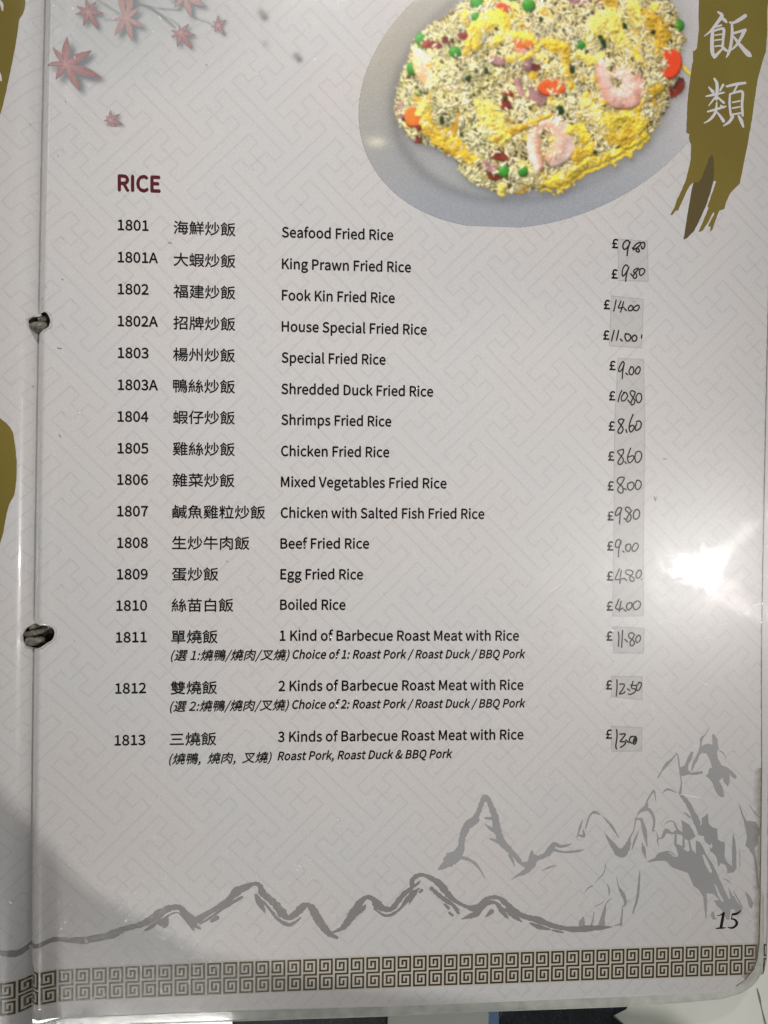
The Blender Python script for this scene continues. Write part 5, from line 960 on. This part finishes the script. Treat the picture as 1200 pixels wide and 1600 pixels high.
# ------------------------------------------------------------------ page underneath, peeping out at the right
UP = empty('menu_page', (.21, -.15, -.0015))
tag(UP, 'next menu page just peeping out beneath the right edge', 'menu page', 'pages of the open menu')
uo = [tuple(q) for q in D['under']]
uo2 = [(uo[0][0]-20, 286.5)]+uo[:12]+[(100, -8), (100, 286.5)]
sheet('paper_sheet', uo2, UNDER, UP, M['page'], 12, .6)
uk = D['under_key']
vh = (uk[2][1]-uk[0][1])/17
key_border(UNDER, UP, uk[0][1], uk[2][1], [uk[0][0]-PITCH*k for k in range(0, 3)], [(150, 200), (uk[1][0]-.1, 200), (uk[1][0]-.3, 279), (uk[2][0]-1, 284), (150, 284)], [(150, uk[0][1]-.4), (uk[1][0], uk[0][1]-.4), (uk[1][0], uk[2][1]+.4), (150, uk[2][1]+.4)])
grime([q for q in uo[1:12]][::-1], -.5, (.30,.27,.24), .7, 'edge_grime', UNDER, .06, UP, .8, 5)

# ------------------------------------------------------------------ binding cords in the punched holes, frayed plastic round them
def cord(strands, label, seed):
    root = None; rg = random.Random(seed); mb = []
    c = bpy.data.curves.new('binding_cord', 'CURVE'); c.dimensions = '3D'; c.bevel_depth = MMS; c.bevel_resolution = 4; c.resolution_u = 8; c.use_fill_caps = True
    for si, s in enumerate(strands):
        sp = c.splines.new('NURBS'); sp.points.add(len(s)-1); sp.order_u = 3; sp.use_endpoint_u = True
        for k, (u, v, w_) in enumerate(s):
            sp.points[k].co = (u*MMS, -v*MMS, (-.9+.6*math.sin(k*1.3+si)-.5*(k in (0, len(s)-1))-.4*si)*MMS, 1); sp.points[k].radius = w_*.5*(.9+.2*rg.random())
    o = bpy.data.objects.new('t', c); COL.objects.link(o); bpy.context.view_layer.update()
    me = bpy.data.meshes.new_from_object(o.evaluated_get(bpy.context.evaluated_depsgraph_get())); bpy.data.objects.remove(o)
    me.name = 'binding_cord'; me.materials.clear()
    for p in me.polygons: p.use_smooth = True
    r = obj('binding_cord', me, M['cord']); tag(r, label, 'cord', 'cords through the punched holes'); return r
cords = [cord(D['cords'][:2], 'dark binding cord in the upper punched hole, beside number 1802A', 1),
         cord(D['cords'][2:], 'dark binding cord in the lower punched hole, beside number 1811', 2)]
def lip(h, surf, side, parent, name='hole_lip'):
    """raised frayed plastic lip round one half of a hole"""
    cu = np.mean([q[0] for q in h]); cvv = np.mean([q[1] for q in h])
    pts = [(q[0]+(.9 if side > 0 else 0), q[1]) for q in h if (q[0]-ug(q[1]))*side > .05]; pts.sort(key=lambda q: math.atan2((q[0]-cu)*side, -(q[1]-cvv)))
    P = smooth_path([(q[0], q[1]) for q in pts], 4); rg = random.Random(4); V, Fc = [], []
    prof = [(-.10, .02), (.0, .22), (.18, .26), (.42, .12), (.6, -.02)]
    for q in P:
        d = np.array([q[0]-cu, q[1]-cvv]); d /= np.linalg.norm(d)
        wob = rg.uniform(.75, 1.3)
        for t, z in prof:
            x, y = q[0]+d[0]*t*wob, q[1]+d[1]*t*wob; V.append(tuple(surf.P(x, y, z*wob+.02)))
    m = len(prof)
    for i in range(len(P)-1):
        for j in range(m-1): a = i*m+j; Fc.append([a, a+1, a+m+1, a+m])
    me = bpy.data.meshes.new(name); me.from_pydata(V, [], Fc)
    bm = bmesh.new(); bm.from_mesh(me); bm.normal_update()
    for f in bm.faces:
        if f.normal.z < 0: f.normal_flip()
        f.smooth = True
    bm.to_mesh(me); bm.free()
    return obj(name, me, M['fray'], parent)
for h in D['holes']:
    lip(h, RIGHT, 1, PAGE); lip(h, LEFT, -1, LP)
# stack of pages under the gutter, coloured near-black for the shade down there
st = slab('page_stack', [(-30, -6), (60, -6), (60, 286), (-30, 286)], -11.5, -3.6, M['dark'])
tag(st, 'inner stack of bound pages, coloured near-black for the shade in gutter and holes', 'page stack')

# ------------------------------------------------------------------ phone and sleeve above the table (their shadow falls on the lower left)
PH_ = empty('mobile_phone', (Cc.x-.03, Cc.y-.06, Cc.z+.012)); bpy.context.view_layer.update()
tag(PH_, 'black mobile phone held flat above the menu, taking the picture', 'phone')
def box(name, x0, x1, y0, y1, z0, z1, r, mat, parent):
    bm = bmesh.new(); bmesh.ops.create_cube(bm, size=1)
    for v in bm.verts: v.co = Vector(((x0+x1)/2+v.co.x*(x1-x0), (y0+y1)/2+v.co.y*(y1-y0), (z0+z1)/2+v.co.z*(z1-z0)))
    ve = [e for e in bm.edges if abs((e.verts[0].co-e.verts[1].co).z) > 1e-5]
    bmesh.ops.bevel(bm, geom=ve, offset=r, segments=6, affect='EDGES')
    me = bpy.data.meshes.new(name); bm.to_mesh(me); bm.free()
    return obj(name, me, mat, parent)
cx, cy, cz = Cc.x, Cc.y, Cc.z
b = [box('phone_body', cx-.062, cx+.012, cy-.145, cy+.016, cz+.006, cz+.014, .008, M['phone_body'], PH_),
     box('screen', cx-.060, cx+.010, cy-.143, cy+.014, cz+.0141, cz+.0146, .007, M['phone'], PH_),
     box('camera_bump', cx-.012, cx+.011, cy-.026, cy+.012, cz+.0045, cz+.0059, .005, M['phone'], PH_)]
# sleeve: a tapering tube
pts = [(.070, -.196, .262, .022), (.084, -.215, .262, .032), (.106, -.247, .260, .038), (.136, -.284, .260, .038), (.172, -.310, .260, .040), (.22, -.324, .260, .041), (.31, -.345, .262, .046)]
V, Fc = [], []; n = 20
for i, (x, y, z_, r) in enumerate(pts):
    a = Vector(pts[max(i-1, 0)][:3]); b_ = Vector(pts[min(i+1, len(pts)-1)][:3]); d = (b_-a).normalized(); s1 = d.cross(Vector((0, 0, 1))).normalized(); s2 = s1.cross(d)
    for k in range(n):
        t = 2*math.pi*k/n; rr_ = r*(1+.04*math.sin(3*t+i)); V.append(tuple(Vector((x, y, z_))+s1*rr_*math.cos(t)+s2*rr_*math.sin(t)))
for i in range(len(pts)-1):
    for k in range(n): Fc.append([i*n+k, i*n+(k+1) % n, (i+1)*n+(k+1) % n, (i+1)*n+k])
Fc.append(list(range(n))); Fc.append([ (len(pts)-1)*n+k for k in reversed(range(n))])
me = bpy.data.meshes.new('coat_sleeve'); me.from_pydata(V, [], Fc)
for p in me.polygons: p.use_smooth = True
sl = obj('coat_sleeve', me, M['sleeve']); tag(sl, 'dark coat sleeve reaching over the lower edge of the menu', 'sleeve')

# parts were built in world space: cancel their parents' own transforms
bpy.context.view_layer.update()
for o in list(SC.objects):
    if o.parent and o.parent.type == 'EMPTY': o.matrix_parent_inverse = o.parent.matrix_world.inverted()

print('script seconds', time.time()-T0)
